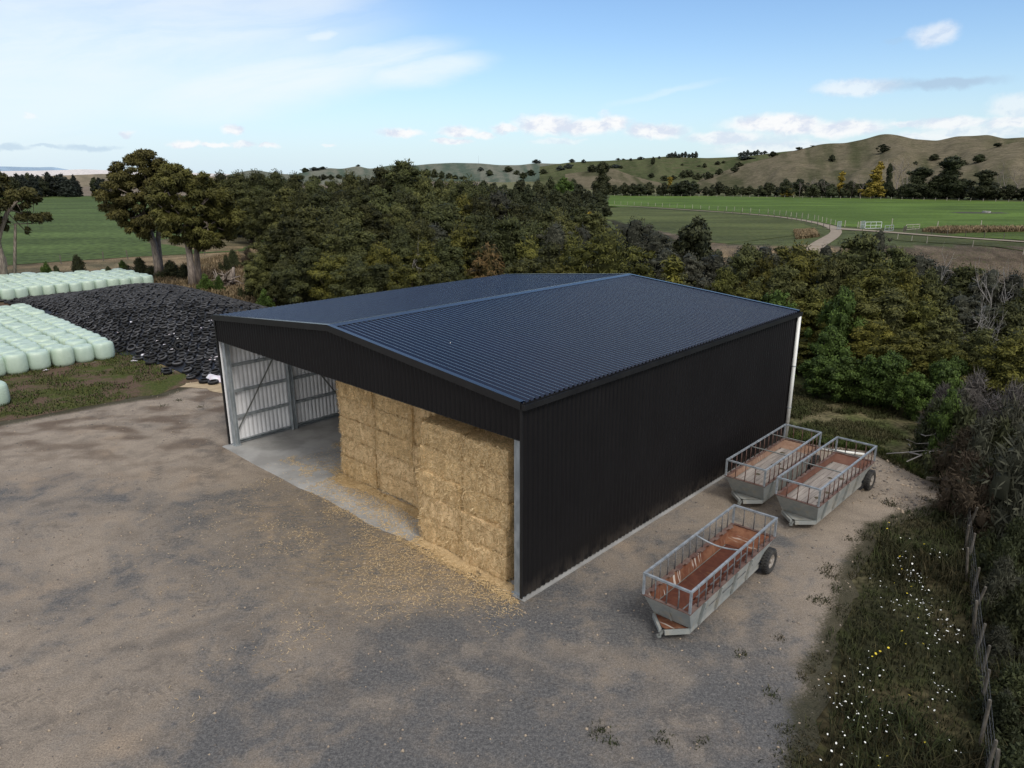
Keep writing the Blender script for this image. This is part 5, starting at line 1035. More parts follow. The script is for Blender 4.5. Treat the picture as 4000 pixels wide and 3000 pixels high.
def on_hill(px, base, h, w, kind, desc, group, label=None):
    hit = hill_z(px, base)
    if hit is None: return
    d, z = hit; p = at(px, base-h, d); zc = proj(p)[2]; z = min(z, p[2]-1)
    tree_at(kind, p[0], p[1], p[2]-z, w/2/FPX*zc, 'tree', desc, group, True, 3, label, 'tree', z-.3)
for x, y, w, h, lab in ((1500, 195, 62, 50, 'dark tree below the main hill summit'), (1240, 235, 42, 36, 'single round dark tree on the open hill face'), (1760, 235, 56, 40, 'dark tree in the saddle of the dry hill'), (1990, 240, 60, 44, 'dark spreading tree on the right hill spur'), (2142, 115, 44, 26, 'dark tree on the skyline at the right end of the hill'), (2082, 158, 46, 20, 'flat dark tree group right of the hill saddle'), (1663, 262, 32, 30, 'small dark tree in the hill gully above the poplars'), (1540, 290, 36, 36, 'dark tree above the yellow tree on the hill foot'), (935, 212, 44, 30, 'dark tree on the left crest of the dry hill'), (1070, 178, 34, 18, 'dark bush on the crest left of the hill summit'), (1140, 160, 30, 8, 'low dark bush near the crest of the dry hill'), (765, 265, 44, 30, 'dark tree midway down the left flank of the hill'), (745, 295, 46, 40, 'dark tree below the one midway down the left flank'), (664, 305, 40, 36, 'round dark tree on the lower left flank of the hill'), (605, 325, 56, 40, 'dark tree pair lowest on the left flank of the hill'), (556, 332, 50, 40, 'dark tree at the foot of the left flank of the hill'), (500, 318, 46, 42, 'dark tree left of the hill foot')):
    sx, sy = c5(x, y); on_hill(sx, sy, h/1.3012, w/1.3012, 'darkround', '', '', lab)
HS, GS = 'dark tree on the skyline ridge beyond the paddock', 'skyline trees beyond the paddock'
for x, y, w, h in [(405+i*17.5, 217-.35*i*(i > 8), 26, 22+6*((i*7) % 3)) for i in range(29)]+[(150, 231, 24, 14), (175, 231, 20, 12), (215, 231, 22, 14), (265, 230, 34, 20), (327, 250, 28, 40), (358, 225, 20, 18), (475, 258, 16, 14), (590, 268, 28, 26), (655, 252, 36, 20), (685, 248, 26, 18), (560, 268, 30, 14), (790, 225, 90, 18), (830, 228, 40, 14), (130, 268, 50, 20), (165, 272, 30, 18), (20, 290, 60, 40), (60, 280, 40, 36), (105, 272, 30, 18), (320, 320, 40, 28), (390, 335, 56, 30), (430, 330, 40, 26), (480, 325, 44, 46), (520, 318, 40, 40)]:
    sx, sy = c5(x, y); on_hill(sx, sy, h/1.3012, w/1.3012, 'hazy' if y < 232 else 'darkround', HS, GS)
c1b = lambda x, y: (900+x/1.3825, 500+y/1.3825); HB, GB = 'hazy dark tree on the low hills beyond the wood', 'trees on the low hills beyond the wood'
for x, y, w, h in ((1650, 193, 50, 24), (1690, 190, 30, 18), (1745, 190, 46, 42), (1780, 190, 50, 40), (1815, 188, 44, 42), (1845, 186, 40, 20), (1908, 188, 26, 20), (1395, 195, 26, 16), (1450, 198, 20, 14), (1350, 235, 34, 26), (1400, 260, 50, 36), (1500, 240, 60, 34), (1545, 255, 40, 28), (1690, 250, 50, 30), (1780, 232, 50, 30), (1825, 220, 50, 28), (1955, 235, 60, 36), (2085, 220, 50, 24), (690, 208, 26, 12), (1260, 280, 50, 20), (400, 240, 60, 26), (450, 232, 60, 22), (500, 225, 50, 18), (350, 248, 60, 22), (250, 232, 60, 14), (450, 290, 60, 34), (500, 285, 60, 36), (540, 280, 50, 30), (585, 275, 40, 26), (1060, 270, 50, 50), (1100, 272, 50, 52), (1140, 275, 50, 44), (1180, 278, 50, 36), (1215, 282, 44, 30), (1625, 260, 50, 36), (1580, 275, 50, 36)):
    sx, sy = c1b(x, y); on_hill(sx, sy, h/1.3825, w/1.3825, 'hazy' if y < 240 else 'darkround', HB, GB)
# dark trees of the valley floor behind the wood
DV, GV = 'dark tree on the valley floor behind the wood', 'valley trees behind the wood'
for k, (px, top, d, w) in enumerate(((2010, 735, 210, 80), (2060, 728, 230, 80), (1970, 722, 260, 90), (2040, 700, 330, 80), (2100, 705, 300, 80), (2150, 690, 340, 70), (2110, 745, 220, 90), (2165, 740, 230, 80), (2215, 745, 220, 80), (2265, 720, 280, 80), (2300, 745, 250, 70), (2250, 770, 190, 90), (2310, 775, 200, 80), (2200, 785, 170, 100), (2140, 790, 160, 100), (2343, 748, 262, 60), (2030, 775, 170, 110), (2090, 775, 175, 100), (1930, 715, 280, 90), (1890, 705, 300, 90), (2290, 800, 170, 90), (2370, 800, 205, 50), (2240, 700, 360, 60), (2330, 735, 300, 40))):
    T(px, top, d, w, 'darkround', DV, GV, single=True)
T(2305, 828, 150, 50, 'yellow', label='small orange bush at the wood end beside the meadow', single=True, name='bush', cat='bush')
# pines behind the crop field
DP, GP = 'dark pine in the shelter belt behind the crop field', 'pines behind the crop field'
for k, (px, top, w) in enumerate(((-60, 690, 60), (-20, 688, 60), (20, 690, 50), (42, 688, 50), (62, 680, 44), (84, 684, 46), (104, 676, 44), (124, 682, 44), (146, 684, 44), (160, 700, 40), (182, 672, 44), (200, 690, 44), (216, 684, 42), (236, 680, 44), (252, 688, 44), (268, 700, 36), (284, 680, 30), (300, 702, 30), (366, 690, 34), (384, 695, 40), (400, 700, 40))):
    T(px, top+rng.uniform(-3, 4), 505+rng.uniform(-15, 15), w*1.35, 'pine' if k % 3 else 'darkround', DP, GP, single=True, zb=0)
for (desc, group), lst in GROUPS.items():
    if len(lst) == 1: lst[0][2]['label'] = desc; continue
    lst.sort(key=lambda q: q[0])
    for k, (_, _, o) in enumerate(lst): o['label'] = f'{desc}, {ordn(k+1)} from the left'

# ------------------------------------------------------------------ grasses, weeds and flowers
def grass_mat(name, dark, light, alt):
    m, t, b = newmat(name); f = t.attr('tint', 'Fac'); n_ = t.noise(objco(t), .55, 4, .6)
    c = t.mix(f, dark, t.mix(t.ss(n_, .4, .62), light, alt)); t.put(b.inputs['Base Color'], c); b.inputs['Roughness'].default_value = .7; b.inputs['Specular IOR Level'].default_value = .15; return m
def blades(name, label, P, h, w, m, cat='grass', lean=.5, tint=None):
    n = len(P); a = rng.random(n)*2*PI; d = np.column_stack([np.cos(a), np.sin(a), np.zeros(n)]); s = np.column_stack([-d[:, 1], d[:, 0], np.zeros(n)]); hh = (h*(.45+.9*rng.random(n)**1.5))[:, None] if np.isscalar(h) else (h*(.45+.9*rng.random(n)**1.5))[:, None]; ww = w*(.6+.8*rng.random((n, 1))); ln = lean*(.3+rng.random((n, 1)))
    up_ = np.array([0, 0, 1.]); p1 = P+up_*hh*.6+d*hh*ln*.35; p2 = P+up_*hh*(1-.25*ln)+d*hh*ln
    V = np.stack([P-s*ww, P+s*ww, p1+s*ww*.8, p1-s*ww*.8, p2+s*ww*.15, p2-s*ww*.15], 1).reshape(-1, 3); k = np.arange(n)[:, None]*6; F = np.vstack([k+np.array([[0, 1, 2, 3]]), k+np.array([[3, 2, 4, 5]])])
    tt = rng.random(n) if tint is None else tint
    return tag(link(name, npmesh(name, V, F, m, tint=np.concatenate([tt*.6, tt]))), label, cat, kind='stuff')
def scatter(poly, n, thr=None, sc=.6, off=0.):
    o = np.array([p[:2] for p in poly], float); lo, hi = o.min(0), o.max(0); Q = lo+(hi-lo)*rng.random((n, 2)); Q = Q[inside(Q, [tuple(p) for p in o])]
    if thr is not None: Q = Q[fbm(Q[:, 0]*sc+off, Q[:, 1]*sc+off*2, 4) > thr+.12*(rng.random(len(Q))-.5)]
    return np.column_stack([Q, hz(Q[:, 0], Q[:, 1])-.02])
weed = grass_mat('weed_blades', (.010, .013, .005), (.050, .062, .019), (.068, .053, .026)); dryg = grass_mat('dry_grass_blades', (.09, .066, .036), (.36, .265, .155), (.24, .18, .10)); lawn = grass_mat('short_grass_blades', (.02, .032, .008), (.085, .115, .026), (.13, .12, .04))
WEED = [(2.2, -2), (2.9, 3), (5.8, 10.8), (7.7, 14.2), (9.7, 17.3), (11.9, 20.6), (13.6, 21.5), (15.7, 22.6), (16.2, 24.3), (19, 27.5), (24, 26), (22, 15), (16, 4), (8, -2)]
P = scatter(WEED, 150000); P = P[np.hypot(P[:, 0], P[:, 1]) > 7]
hgt = .16+.34*sstep(fbm(P[:, 0]*.55, P[:, 1]*.55+4), .38, .62)+.15*sstep(P[:, 0]-np.interp(P[:, 1], [0, 11, 22], [5, 9.2, 15.6]), -.2, 1.)
blades('weeds', 'rank dark weeds and grass covering the bank along the fence', P, hgt, .011, weed, 'weeds', .7)
edge = [(2.0, -2), (2.3, 3), (5.3, 10.8), (7.2, 14.2), (9.2, 17.3), (11.4, 20.6), (13.4, 21.4), (15.7, 22.6), (12.4, 21.2), (9.7, 17.3), (7.7, 14.2), (5.8, 10.8), (2.9, 3), (2.2, -2)]
P = scatter(edge, 110000, .42, .9, 3.); blades('weeds', 'ragged weeds creeping from the bank onto the gravel edge', P, .14, .010, weed, 'weeds', .8)
tufts = []
for px, py, n_ in ((3245, 2215, 10), (3220, 2235, 9), (3250, 2255, 8), (3270, 2300, 10), (3225, 2350, 14), (3190, 2345, 8), (3330, 2110, 8), (3385, 2105, 8), (3360, 2080, 6), (3470, 1965, 14), (3495, 1975, 14), (3640, 1910, 8), (3620, 1950, 10), (3045, 2495, 5), (3170, 2620, 6), (3010, 2715, 7), (2345, 2860, 10), (2590, 2890, 9), (2900, 2560, 6), (3120, 2930, 26), (3100, 2990, 22), (3140, 2650, 6), (2740, 2900, 6), (2390, 2900, 5), (3195, 2575, 8), (3080, 2850, 8), (640, 1585, 8), (700, 1565, 8), (785, 1590, 6), (3095, 1740, 20), (3150, 1735, 18), (3230, 1750, 20), (3300, 1760, 16)):
    c = gp(px, py)[:2]; sp = .05+.012*n_; k = n_*7; q = c+rng.normal(size=(k, 2))*sp*.75; tufts.append(np.column_stack([q, np.full(k, -.005)]))
blades('weed_tufts', 'small weed tufts sprouting through the gravel', np.vstack(tufts), .075, .010, weed, 'weeds', 1.)
CLEAR = [gp(*p)[:2] for p in ((3075, 1720), (3410, 1775), (3560, 1850), (3680, 1900), (3720, 1800), (3600, 1640), (3450, 1560), (3250, 1500), (3080, 1480), (3060, 1600))]
P = scatter(CLEAR, 70000, .40, .7, 1.); blades('clearing_grass', 'mixed green and dry grass in the clearing behind the shed', P, .17, .013, grass_mat('clearing_blades', (.03, .033, .012), (.115, .10, .05), (.06, .075, .022)), 'grass', .8)
EDGE2 = [gp(*p)[:2] for p in ((3065, 1725), (3230, 1742), (3410, 1765), (3500, 1805), (3600, 1870), (3640, 1880), (3600, 1835), (3480, 1775), (3400, 1740), (3230, 1715), (3080, 1690))]
P = scatter(EDGE2, 30000); blades('green_grass', 'fresh green grass fringe where the gravel ends behind the feeders', P, .22, .012, lawn, 'grass', .7)
P = scatter(PATCH, 260000, .475, .55, 0.); P[:, 2] += .02; P = P[P[:, 0] > -40]; blades('patch_grass', 'short grass growing in patches on the bare soil by the bales', P, .14, .018, lawn, 'grass', .8)
DRY = [gp(*p)[:2] for p in ((560, 1150), (620, 1120), (700, 1130), (850, 1150), (1000, 1215), (1080, 1235), (1080, 1190), (1020, 1160), (940, 1100), (960, 1040), (930, 985), (820, 1010), (640, 1050), (600, 1090), (500, 1100))]
P = scatter(DRY, 90000, .36, .3, 2.); blades('dry_grass', 'tall dry grass round the big trees and the stump', P, .42, .03, dryg, 'grass', .7)
BANK = [gp(*p)[:2] for p in ((3100, 905), (3180, 900), (3200, 925), (3110, 935))]
P = scatter(BANK, 30000); blades('bank_grass', 'pale dry grass on the bank inside the track bend', P, .6, .06, dryg, 'grass', .7)
BANK2 = [at(*p)[:2] for p in ((3480, 955, 116), (3700, 965, 115), (4000, 975, 115), (4200, 980, 115), (4200, 1100, 92), (3900, 1100, 94), (3600, 1080, 96), (3450, 1020, 102))]
P = scatter(BANK2, 90000); blades('bank_grass', 'long brown dry grass on the terrace bank before the verge', P, .6, .05, grass_mat('bank_blades', (.045, .034, .026), (.155, .12, .09), (.11, .078, .06)), 'grass', .8)
BANK3 = [gp(*p)[:2] for p in ((3600, 905), (3700, 896), (4000, 896), (4400, 897), (4400, 908), (4000, 906), (3700, 912))]
P = scatter(BANK3, 24000); blades('bank_grass', 'strip of tawny grass along the paddock fence', P, .9, .08, dryg, 'grass', .6)
# flowers
P = []
for px, py, k in ((3545, 2215, 30), (3560, 2240, 26), (3600, 2290, 14), (3440, 2300, 14), (3480, 2360, 16), (3505, 2370, 14), (3600, 2370, 24), (3620, 2405, 26), (3670, 2430, 24), (3720, 2455, 12), (3650, 2490, 20), (3720, 2510, 16), (3640, 2575, 12), (3660, 2170, 8), (3530, 2110, 8), (3700, 2120, 4), (3400, 2280, 8), (3310, 2580, 10), (3360, 2630, 14), (3460, 2620, 8), (3410, 2690, 10), (3230, 2670, 10), (3280, 2690, 14), (3310, 2755, 16), (3430, 2760, 12), (3440, 2810, 12), (3350, 2820, 10), (3270, 2740, 8), (3640, 2670, 10), (3660, 2710, 8), (3690, 2700, 8), (3620, 2790, 6), (3490, 2880, 8), (3440, 2940, 6), (3620, 2930, 6), (3750, 2750, 6), (3220, 2940, 6), (3260, 2960, 8), (3690, 2910, 5), (3790, 2980, 4), (3550, 2250, 20), (3900, 2270, 4), (3980, 2280, 3), (3910, 2310, 3), (3300, 2900, 8), (3600, 2330, 16), (3680, 2350, 8), (3560, 2180, 8)):
    c = gp(px, py, .3); q = c[:2]+rng.normal(size=(k, 2))*np.array([.22, .30])*rng.uniform(.5, 1.1); P.append(np.column_stack([q, hz(q[:, 0], q[:, 1])+.28+.22*rng.random(k)]))
P = np.vstack(P); P = P[seg_dist(P, edge[:8]) > .12]
def flowers(name, label, P, rad, m):
    n = len(P); V = []; rr = rad*(.55+.8*rng.random(n)); tilt = rng.normal(size=(n, 2))*.35
    ang = np.arange(6)*PI/3; ring = np.stack([np.cos(ang), np.sin(ang)], 1)
    xy = ring[None]*rr[:, None, None]*(.75+.5*rng.random((n, 6, 1))); z = (ring[None]*tilt[:, None, :]).sum(2)*rr[:, None]
    V = np.concatenate([P[:, None, :]+np.concatenate([xy, z[..., None]], 2)], 1).reshape(-1, 3); k = np.arange(n)[:, None]*6
    F = np.vstack([k+np.array([[0, 1, 2, 3]]), k+np.array([[0, 3, 4, 5]])]); return tag(link(name, npmesh(name, V, F, m)), label, 'flowers', kind='stuff')
flowers('white_flowers', 'white flower heads dotted over the dark weed bank', P[rng.random(len(P)) < .42], .017, mat('white_petals', (.78, .78, .76), .7, (.66, .66, .62), 8.))
P = scatter([(6, 10), (8, 14), (10, 17.5), (12, 20.5), (12.6, 19.5), (10.5, 16), (8.6, 12), (7, 9.5)], 110); P[:, 2] += .3; flowers('yellow_flowers', 'sparse yellow flower heads along the weed edge', P, .022, mat('yellow_petals', (.62, .48, .04), .7))
# loose stones
def stones(name, label, P, lo, hi, m):
    n = len(P); base = np.array([(1, 0, 0), (0, 1, 0), (-1, 0, 0), (0, -1, 0), (.0, 0, .75), (0, 0, -.4)]); s = (lo+(hi-lo)*rng.random(n)**3)[:, None, None]
    V = base[None]*s*(.6+.7*rng.random((n, 6, 3))); a = rng.random(n)*6.28; c, s_ = np.cos(a)[:, None], np.sin(a)[:, None]; V = np.stack([V[..., 0]*c-V[..., 1]*s_, V[..., 0]*s_+V[..., 1]*c, V[..., 2]], 2)+P[:, None, :]
    k = np.arange(n)[:, None]*6; F = np.vstack([k+np.array([f]) for f in ((0, 1, 4), (1, 2, 4), (2, 3, 4), (3, 0, 4), (1, 0, 5), (2, 1, 5), (3, 2, 5), (0, 3, 5))]); return tag(link(name, npmesh(name, V.reshape(-1, 3), F, m, tint=np.tile(rng.random(n), 8))), label, 'stones', kind='stuff')
def stone_mat():
    m, t, b = newmat('loose_stone'); f = t.attr('tint', 'Fac'); t.put(b.inputs['Base Color'], t.mix(t.ss(f, .0, 1.), (.13, .12, .115), (.36, .29, .22))); b.inputs['Roughness'].default_value = .9; b.inputs['Specular IOR Level'].default_value = .15; return m
stm = stone_mat(); P = scatter(YARD, 60000); P = P[(P[:, 1] > 6) & (np.abs(P[:, 0]) < P[:, 1]*.8+3)]; x_, y_ = toSL(P); P = P[~((x_ > -16.7) & (x_ < .2) & (y_ > -.45))]; P[:, 2] = .002
stones('loose_stones', 'small loose stones scattered over the gravel yard', P, .008, .05, stm)
P = scatter([(13, 21.5), (15.6, 22.6), (15.9, 24), (14.6, 27), (12.6, 26), (12, 23)], 900); P[:, 2] = .004; stones('loose_stones', 'coarser stones on the gravel shoulder behind the feeders', P, .015, .09, stm)

# ------------------------------------------------------------------ fences and gates
postm = mat('grey_post_wood', (.14, .125, .105), .9, (.07, .062, .052), 5., stretch=(4, 4, 1), rnd=.2); pwire = mat('fence_wire', (.20, .20, .205), .5, met=.5); palep = mat('pale_post_wood', (.42, .38, .33), .9, (.30, .27, .23), 3., rnd=.2)
def fence(name, label, pts, step, h, r, m, wires=(.3, .6, .4), wr=.004, jit=.06, top_r=None, net=None):
    root = tag(empty(name, pts[0]), label, 'fence'); b = np.array(root.location); pts = [np.array(p, float) for p in pts]; Q = []
    for a, c in zip(pts, pts[1:]):
        k = max(1, round(np.linalg.norm((c-a)[:2])/step)); Q += [a+(c-a)*i/k for i in range(k)]
    Q.append(pts[-1]); me = [MB().tube([(0, 0, -.3), (0, 0, h*.5), (0, 0, h-.03), (0, 0, h)], [r, r*.97, r*.93, r*.8], 9).me('post', m) for _ in range(2)]; tops = []
    for i, q in enumerate(Q):
        o = link('post', me[i % 2], root); z = hz1(q[0], q[1]); o.location = tuple(np.array([q[0]+rng.normal()*jit*.5, q[1]+rng.normal()*jit*.5, z])-b); k = 1+rng.normal()*.07; o.scale = (1, 1, k); o.rotation_euler = (rng.normal()*jit, rng.normal()*jit, rng.random()*6); tops.append(np.array([q[0], q[1], z])-b)
    if wires:
        mb = MB()
        for w in wires:
            for a, c in zip(tops, tops[1:]): mb.bar(a+np.array([0, 0, w]), c+np.array([0, 0, w]), wr)
        if net:
            for a, c in zip(tops, tops[1:]):
                k = int(np.linalg.norm(c-a)/net)
                for i in range(1, k): p = a+(c-a)*i/k; mb.bar(p+np.array([0, 0, wires[0]]), p+np.array([0, 0, wires[-1]]), wr*.8)
        mb.build('wire', pwire, root)
    return root
FN = [gp(3885, 3050, .4), gp(3869, 2984, .5), gp(3845, 2700, .5), gp(3814, 2410, .5), gp(3790, 2150, .5), gp(3768, 1938, .5)]
fence('fence', 'old wooden post and netting fence running down the weed bank at right', [(p[0], p[1], 0) for p in FN], .93, 1.0, .036, postm, (.12, .3, .5, .72, .95), .0035, .06, net=.16)
fence('fence', 'weathered posts with wire at the far side of the clearing', [gp(*p) for p in ((3284, 1503), (3503, 1545), (3700, 1680))], 5.0, 1.15, .08, postm, (.4, .8, 1.0), .004)
MB().bar(gp(3620, 1868, .35), gp(3730, 1872, .3), .09).build('timber_rail', postm); tag(bpy.data.objects['timber_rail'], 'grey timber rail lying in scrub beside the fence end', 'timber rail')
fence('fence', 'fence of thin posts between farm track and green paddock', [gp(*p) for p in ((2400, 798), (2560, 806), (2838, 823), (3000, 834), (3069, 842), (3180, 860), (3262, 880))], 4.2, 1.25, .07, palep, (.5, .9, 1.15), .01, .02)
fence('fence', 'fence of thin posts on the meadow side of the farm track', [gp(*p) for p in ((2830, 834), (3000, 847), (3075, 858), (3170, 880), (3240, 897))], 4.2, 1.2, .07, postm, (.5, .9, 1.1), .01, .02)
fence('fence', 'fence of tall pale posts along the near paddock edge, right of the gate', [gp(*p) for p in ((3300, 886), (3350, 890)) ]+[gp(*p) for p in ((3345, 890), (3360, 891))][:0]+[gp(3358, 890)], 3.5, 1.3, .08, palep, (.5, .9, 1.15), .012, .02)
fence('fence', 'long fence of tall pale posts along the tawny grass strip at right', [gp(*p) for p in ((3482, 893), (3660, 893), (4000, 894), (4500, 896))], 7.2, 1.75, .09, palep, (.5, 1., 1.4), .012, .02)
fence('fence', 'low dark post fence between the green strip and the second track', [gp(*p) for p in ((3580, 912), (3700, 920), (4000, 940), (4400, 966))], 3.4, 1.05, .06, postm, (.4, .7, .95), .01, .02)
fence('fence', 'low pale post fence along the top of the dry bank', [gp(*p) for p in ((3505, 935), (3620, 950), (3800, 962), (4000, 972), (4300, 985))], 5., 1.0, .05, palep, (.4, .9), .008, .02)
fence('fence', 'row of pale fence posts beside the crop field at the wood edge', [gp(*p) for p in ((930, 904), (965, 905), (1040, 908))], 2.6, 1.3, .09, palep, (.5, 1.1), .012, .03)
fence('fence', 'sparse old fence between the far bales and the crop field', [gp(*p) for p in ((30, 1042), (240, 1030), (405, 1020), (500, 1012), (800, 995))], 9., 1.2, .07, postm, (.4, .8, 1.1), .006, .03)
fence('fence', 'thin fence along the foot of the shelter row across the paddock', [gp(*p) for p in ((2400, 766), (2800, 769), (3400, 778), (3991, 790))], 4.6, 1.2, .08, palep, (.9,), .02, .02)
steelw = mat('white_gate_steel', (.62, .65, .66), .5, (.5, .53, .54), 2.)
def gate(label, pl, pr2, h, nb=3, m=steelw, bars=3):
    a = np.array(pl, float); b = np.array(pr2, float); root = tag(empty('farm_gate', a), label, 'gate'); d = b-a; z = lambda q: np.array([0, 0, q]); fr = MB(); t = .09
    fr.bar(z(.2), d+z(.2), t).bar(z(h), d+z(h), t).bar(z(.2), z(h), t).bar(d+z(.2), d+z(h), t); fr.build('gate_frame', m, root); ib = MB()
    for k in range(1, nb+1): ib.bar(d*k/(nb+1)+z(.26), d*k/(nb+1)+z(h-.06), t*.7)
    ib.bar(d*.01+z(h*.55), d*.99+z(h*.55), t*.8); ib.build('gate_bar', m, root); return root
gate('long white steel gate on the paddock side of the track junction', gp(3378, 896), gp(3441, 895), 1.5, 2)
gate('narrow grey gate beside the long white gate', gp(3361, 895), gp(3376, 894), 1.6, 4, galv)
gate('narrow grey gate across the track end by the meadow corner', gp(3269, 899), gp(3283, 897), 1.7, 3, galv)
gate('low grey gate at the start of the second track', gp(3455, 905), gp(3488, 903), 1.2, 1, galv)
gate('low pale gate rail at the left end of the green strip', gp(3538, 900), gp(3590, 897), 1.1, 1, palep)
gate('short dark slatted gate at the corner of the green strip', gp(3528, 909), gp(3538, 908), 1.2, 3, postm)
# distant bits
mast = MB().tube([(0, 0, 0), (0, 0, 26)], [.35, .12], 6); hh = hill_z(1869, 640); 
if hh: p = at(1869, 640, hh[0]); o = mast.build('radio_mast', galv); o.location = (p[0], p[1], hh[1]-.5); tag(o, 'thin mast standing on the low hills above the wood', 'mast')
for x, y, lab in ((2020, 497, 'pale water trough in a muddy patch of the green paddock'),):
    p = gp(*c5(x, y)); rt_ = tag(empty('water_trough', p), lab, 'water trough'); MB().lathe([(1.1, 0), (1.15, .55), (1.0, .55), (.95, .15), (.001, .12)], 20).build('basin', conc, rt_); o = link('mud_patch', cdt_mesh('mud_patch', [(p[0]-9, p[1]-3), (p[0]-2, p[1]-5), (p[0]+5, p[1]-3), (p[0]+6, p[1]+3), (p[0]-3, p[1]+6), (p[0]-9, p[1]+3)], 4, mat('dark_mud', (.06, .055, .03), .9), z=.07, jit=1., step=2)); tag(o, kind='structure')

# ------------------------------------------------------------------ sky and light
SUN_EL, SUN_AZ = 48., 150.      # azimuth clockwise from the view direction
w = bpy.data.worlds.new('World'); scn.world = w; w.use_nodes = True; t = NT(w.node_tree); bg = t.n['Background']; bg.inputs['Strength'].default_value = .1
sky = t.add('TexSky', sky_type='NISHITA', sun_disc=False, sun_elevation=R(SUN_EL), sun_rotation=R(SUN_AZ), altitude=100, air_density=1., dust_density=.6, ozone_density=1.3)
dirv = t.add('TexCoord').outputs['Generated']; s3 = t.add('SeparateXYZ', _in={0: dirv}).outputs
az = t.m('ARCTAN2', s3[0], s3[1]); el = t.m('ARCSINE', s3[2]); P2 = t.add('CombineXYZ', _in={0: az, 1: el, 2: 0.}).outputs[0]
def ae(px, py): d = ray(px, py); return math.atan2(d[0], d[1]), math.atan2(d[2], math.hypot(d[0], d[1]))
base = t.mix(1., sky.outputs[0], (1.22, 1.42, 1.62), 'MULTIPLY')
haze = t.ss(el, -.03, .25, 1., 0.); haze = t.m('POWER', haze, 2.2)
lefth = t.ss(az, -.75, .1, .3, 0.)
base = t.mix(t.m('MULTIPLY', haze, .93, clamp=True), base, (6.7, 8.3, 9.3))
base = t.mix(lefth, base, (7.3, 8.1, 9.6))
# high thin cloud: soft streaks, tilted
def warp(scale, amp, detail=5, stretch=(1, 1, 1), off=(0, 0, 0)):
    nz = t.noise(t.v('ADD', t.v('MULTIPLY', P2, stretch), off), scale, detail, .6, out=1); return t.v('MULTIPLY', t.v('SUBTRACT', nz, (.5, .5, .5)), amp)
Q = t.v('ADD', P2, warp(3.2, (.10, .05, 0), 6, (1, 2.6, 1))); sepQ = t.add('SeparateXYZ', _in={0: Q}).outputs; tilt = .16
Qt = t.add('CombineXYZ', _in={0: sepQ[0], 1: t.m('SUBTRACT', sepQ[1], t.m('MULTIPLY', sepQ[0], tilt)), 2: 0.}).outputs[0]
stre = t.noise(t.v('MULTIPLY', Qt, (2.2, 13., 1)), 1.6, 7, .62, .5)
cir = None
for px, py, hw_, hh_, st in ((1650, 290, 260, 55, .95), (1450, 235, 330, 60, .85), (1050, 330, 620, 110, .9), (600, 200, 820, 190, .8), (200, 330, 700, 170, .7), (500, 40, 900, 130, .75), (1050, 20, 420, 110, .7), (1240, 148, 85, 30, .8), (2600, 368, 220, 14, .35), (-300, 200, 900, 400, .8)):
    a, e = ae(px, py); e -= a*tilt; sx, sy = FPX/hw_, FPX/hh_
    d = t.v('LENGTH', t.v('MULTIPLY_ADD', Qt, (sx, sy, 0), (-a*sx, -e*sy, 0))); m_ = t.m('MULTIPLY', t.ss(d, .25, 1.25, 1., 0.), st); cir = m_ if cir is None else t.m('MAXIMUM', cir, m_)
cirf = t.m('MULTIPLY', cir, t.ss(stre, .22, .62, .45, 1.), clamp=True)
ccol = t.mix(t.ss(el, .14, .30), (8.7, 9.6, 9.9), (7.7, 8.2, 9.6))
base = t.mix(cirf, base, ccol)
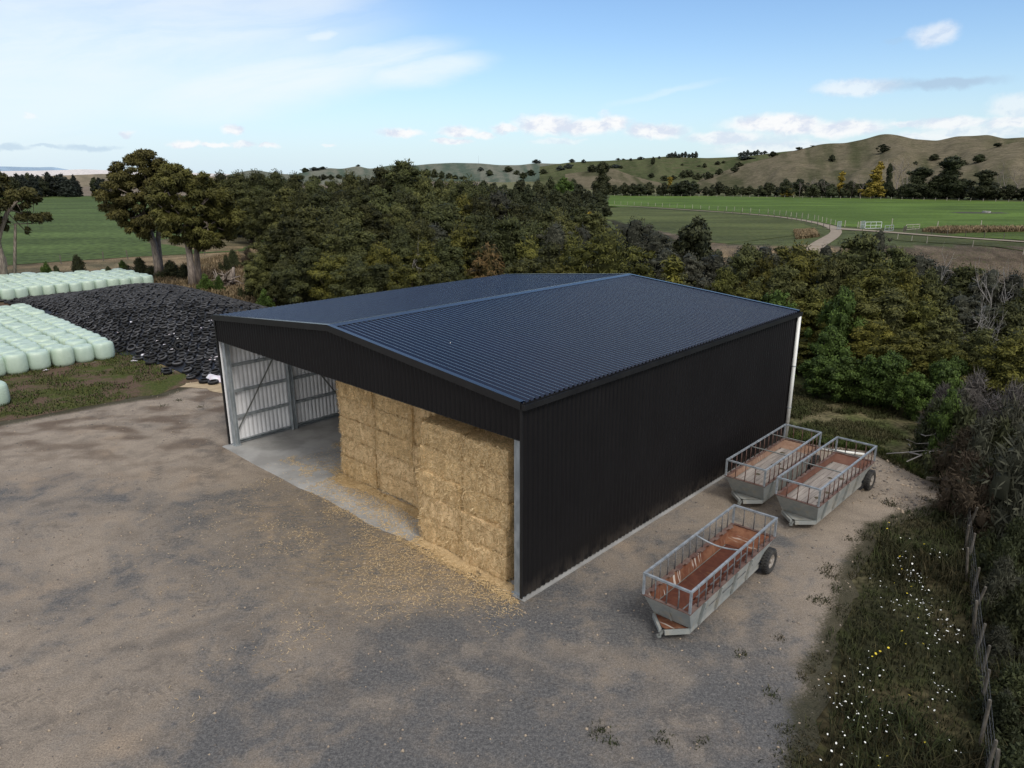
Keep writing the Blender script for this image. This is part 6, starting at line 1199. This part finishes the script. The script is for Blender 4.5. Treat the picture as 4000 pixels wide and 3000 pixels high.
# fair weather cumulus near the horizon
C = t.v('ADD', P2, t.v('ADD', warp(22., (.030, .014, 0), 5, (1, 1.6, 1)), warp(70., (.010, .008, 0), 4)))
cum = None
for px, py, hw_, hh_, st in ((3646, 140, 78, 42, .62), (3356, 343, 150, 28, .62), (3962, 416, 85, 42, .55), (2136, 484, 140, 44, 1), (2298, 495, 170, 34, 1), (2389, 484, 80, 34, 1), (2560, 510, 130, 32, .95), (3013, 482, 180, 36, 1), (3110, 492, 120, 40, 1), (3293, 502, 170, 32, .95), (2832, 535, 150, 28, .8), (2985, 545, 180, 26, .35), (3050, 575, 260, 30, .6), (3546, 488, 70, 13, .7), (3718, 479, 120, 24, .85), (3944, 475, 80, 24, .85), (3618, 533, 130, 18, .7), (3808, 515, 200, 26, .6), (1569, 517, 100, 20, 1), (1799, 513, 85, 24, 1), (1881, 529, 55, 15, .9), (1768, 553, 75, 14, .9), (913, 507, 42, 20, .95), (714, 563, 62, 16, .95), (836, 568, 62, 12, .9), (949, 567, 52, 13, .8), (1053, 576, 40, 10, .8), (511, 527, 24, 10, .8), (1971, 504, 60, 20, .95), (2180, 550, 120, 14, .5), (2360, 445, 30, 18, .4), (3900, 545, 180, 30, .45), (127, 450, 20, 10, .5), (1280, 563, 30, 8, .6)):
    a, e = ae(px, py); sx, sy = FPX/hw_, FPX/hh_; d = t.v('LENGTH', t.v('MULTIPLY_ADD', C, (sx, sy, 0), (-a*sx, -e*sy, 0))); m_ = t.m('MULTIPLY', t.ss(d, .45, 1.15, 1., 0.), st); cum = m_ if cum is None else t.m('MAXIMUM', cum, m_)
pn = t.noise(t.v('MULTIPLY', C, (1, 1.7, 1)), 34., 4, .6)
base = t.mix(t.m('MULTIPLY', cum, .92), base, t.mix(t.ss(pn, .36, .58), (7.2, 7.7, 8.9), (9.9, 9.85, 9.9)))
shd = None
for px, py, hw_, hh_, st in ((3700, 325, 165, 20, .8), (3560, 330, 120, 22, .5), (36, 575, 70, 10, .5), (348, 573, 100, 11, .5), (190, 571, 60, 6, .45), (3500, 160, 30, 14, .2)):
    a, e = ae(px, py); sx, sy = FPX/hw_, FPX/hh_; d = t.v('LENGTH', t.v('MULTIPLY_ADD', C, (sx, sy, 0), (-a*sx, -e*sy, 0))); m_ = t.m('MULTIPLY', t.ss(d, .4, 1.2, 1., 0.), st); shd = m_ if shd is None else t.m('MAXIMUM', shd, m_)
base = t.mix(shd, base, (4.4, 5.9, 7.6))
over = t.ss(t.m('ADD', el, t.m('MULTIPLY_ADD', t.noise(dirv, 2.2, 4), .5, -.25)), .85, 1.15); behind = t.m('MULTIPLY', t.ss(t.m('ABSOLUTE', az), 1.5, 2.2), t.ss(el, .0, .2))
base = t.mix(t.m('MAXIMUM', over, behind), base, (11.6, 11.4, 11.2))      # unseen bright cloud added overhead and behind the camera for soft light
t.put(bg.inputs['Color'], base)
sd = bpy.data.lights.new('sun', 'SUN'); sd.energy = 1.9; sd.angle = R(16); sd.color = (1, .95, .87); so = bpy.data.objects.new('sun', sd); COL.objects.link(so)
sdir = Vector((math.sin(R(SUN_AZ))*math.cos(R(SUN_EL)), math.cos(R(SUN_AZ))*math.cos(R(SUN_EL)), math.sin(R(SUN_EL)))); so.rotation_euler = sdir.to_track_quat('Z', 'Y').to_euler(); so.location = (0, -20, 60)
scn.cycles.max_bounces = 6; scn.cycles.diffuse_bounces = 3; scn.cycles.glossy_bounces = 3
scn.view_settings.view_transform = 'Standard'; scn.view_settings.look = 'None'; scn.view_settings.exposure = 0; scn.view_settings.gamma = 1
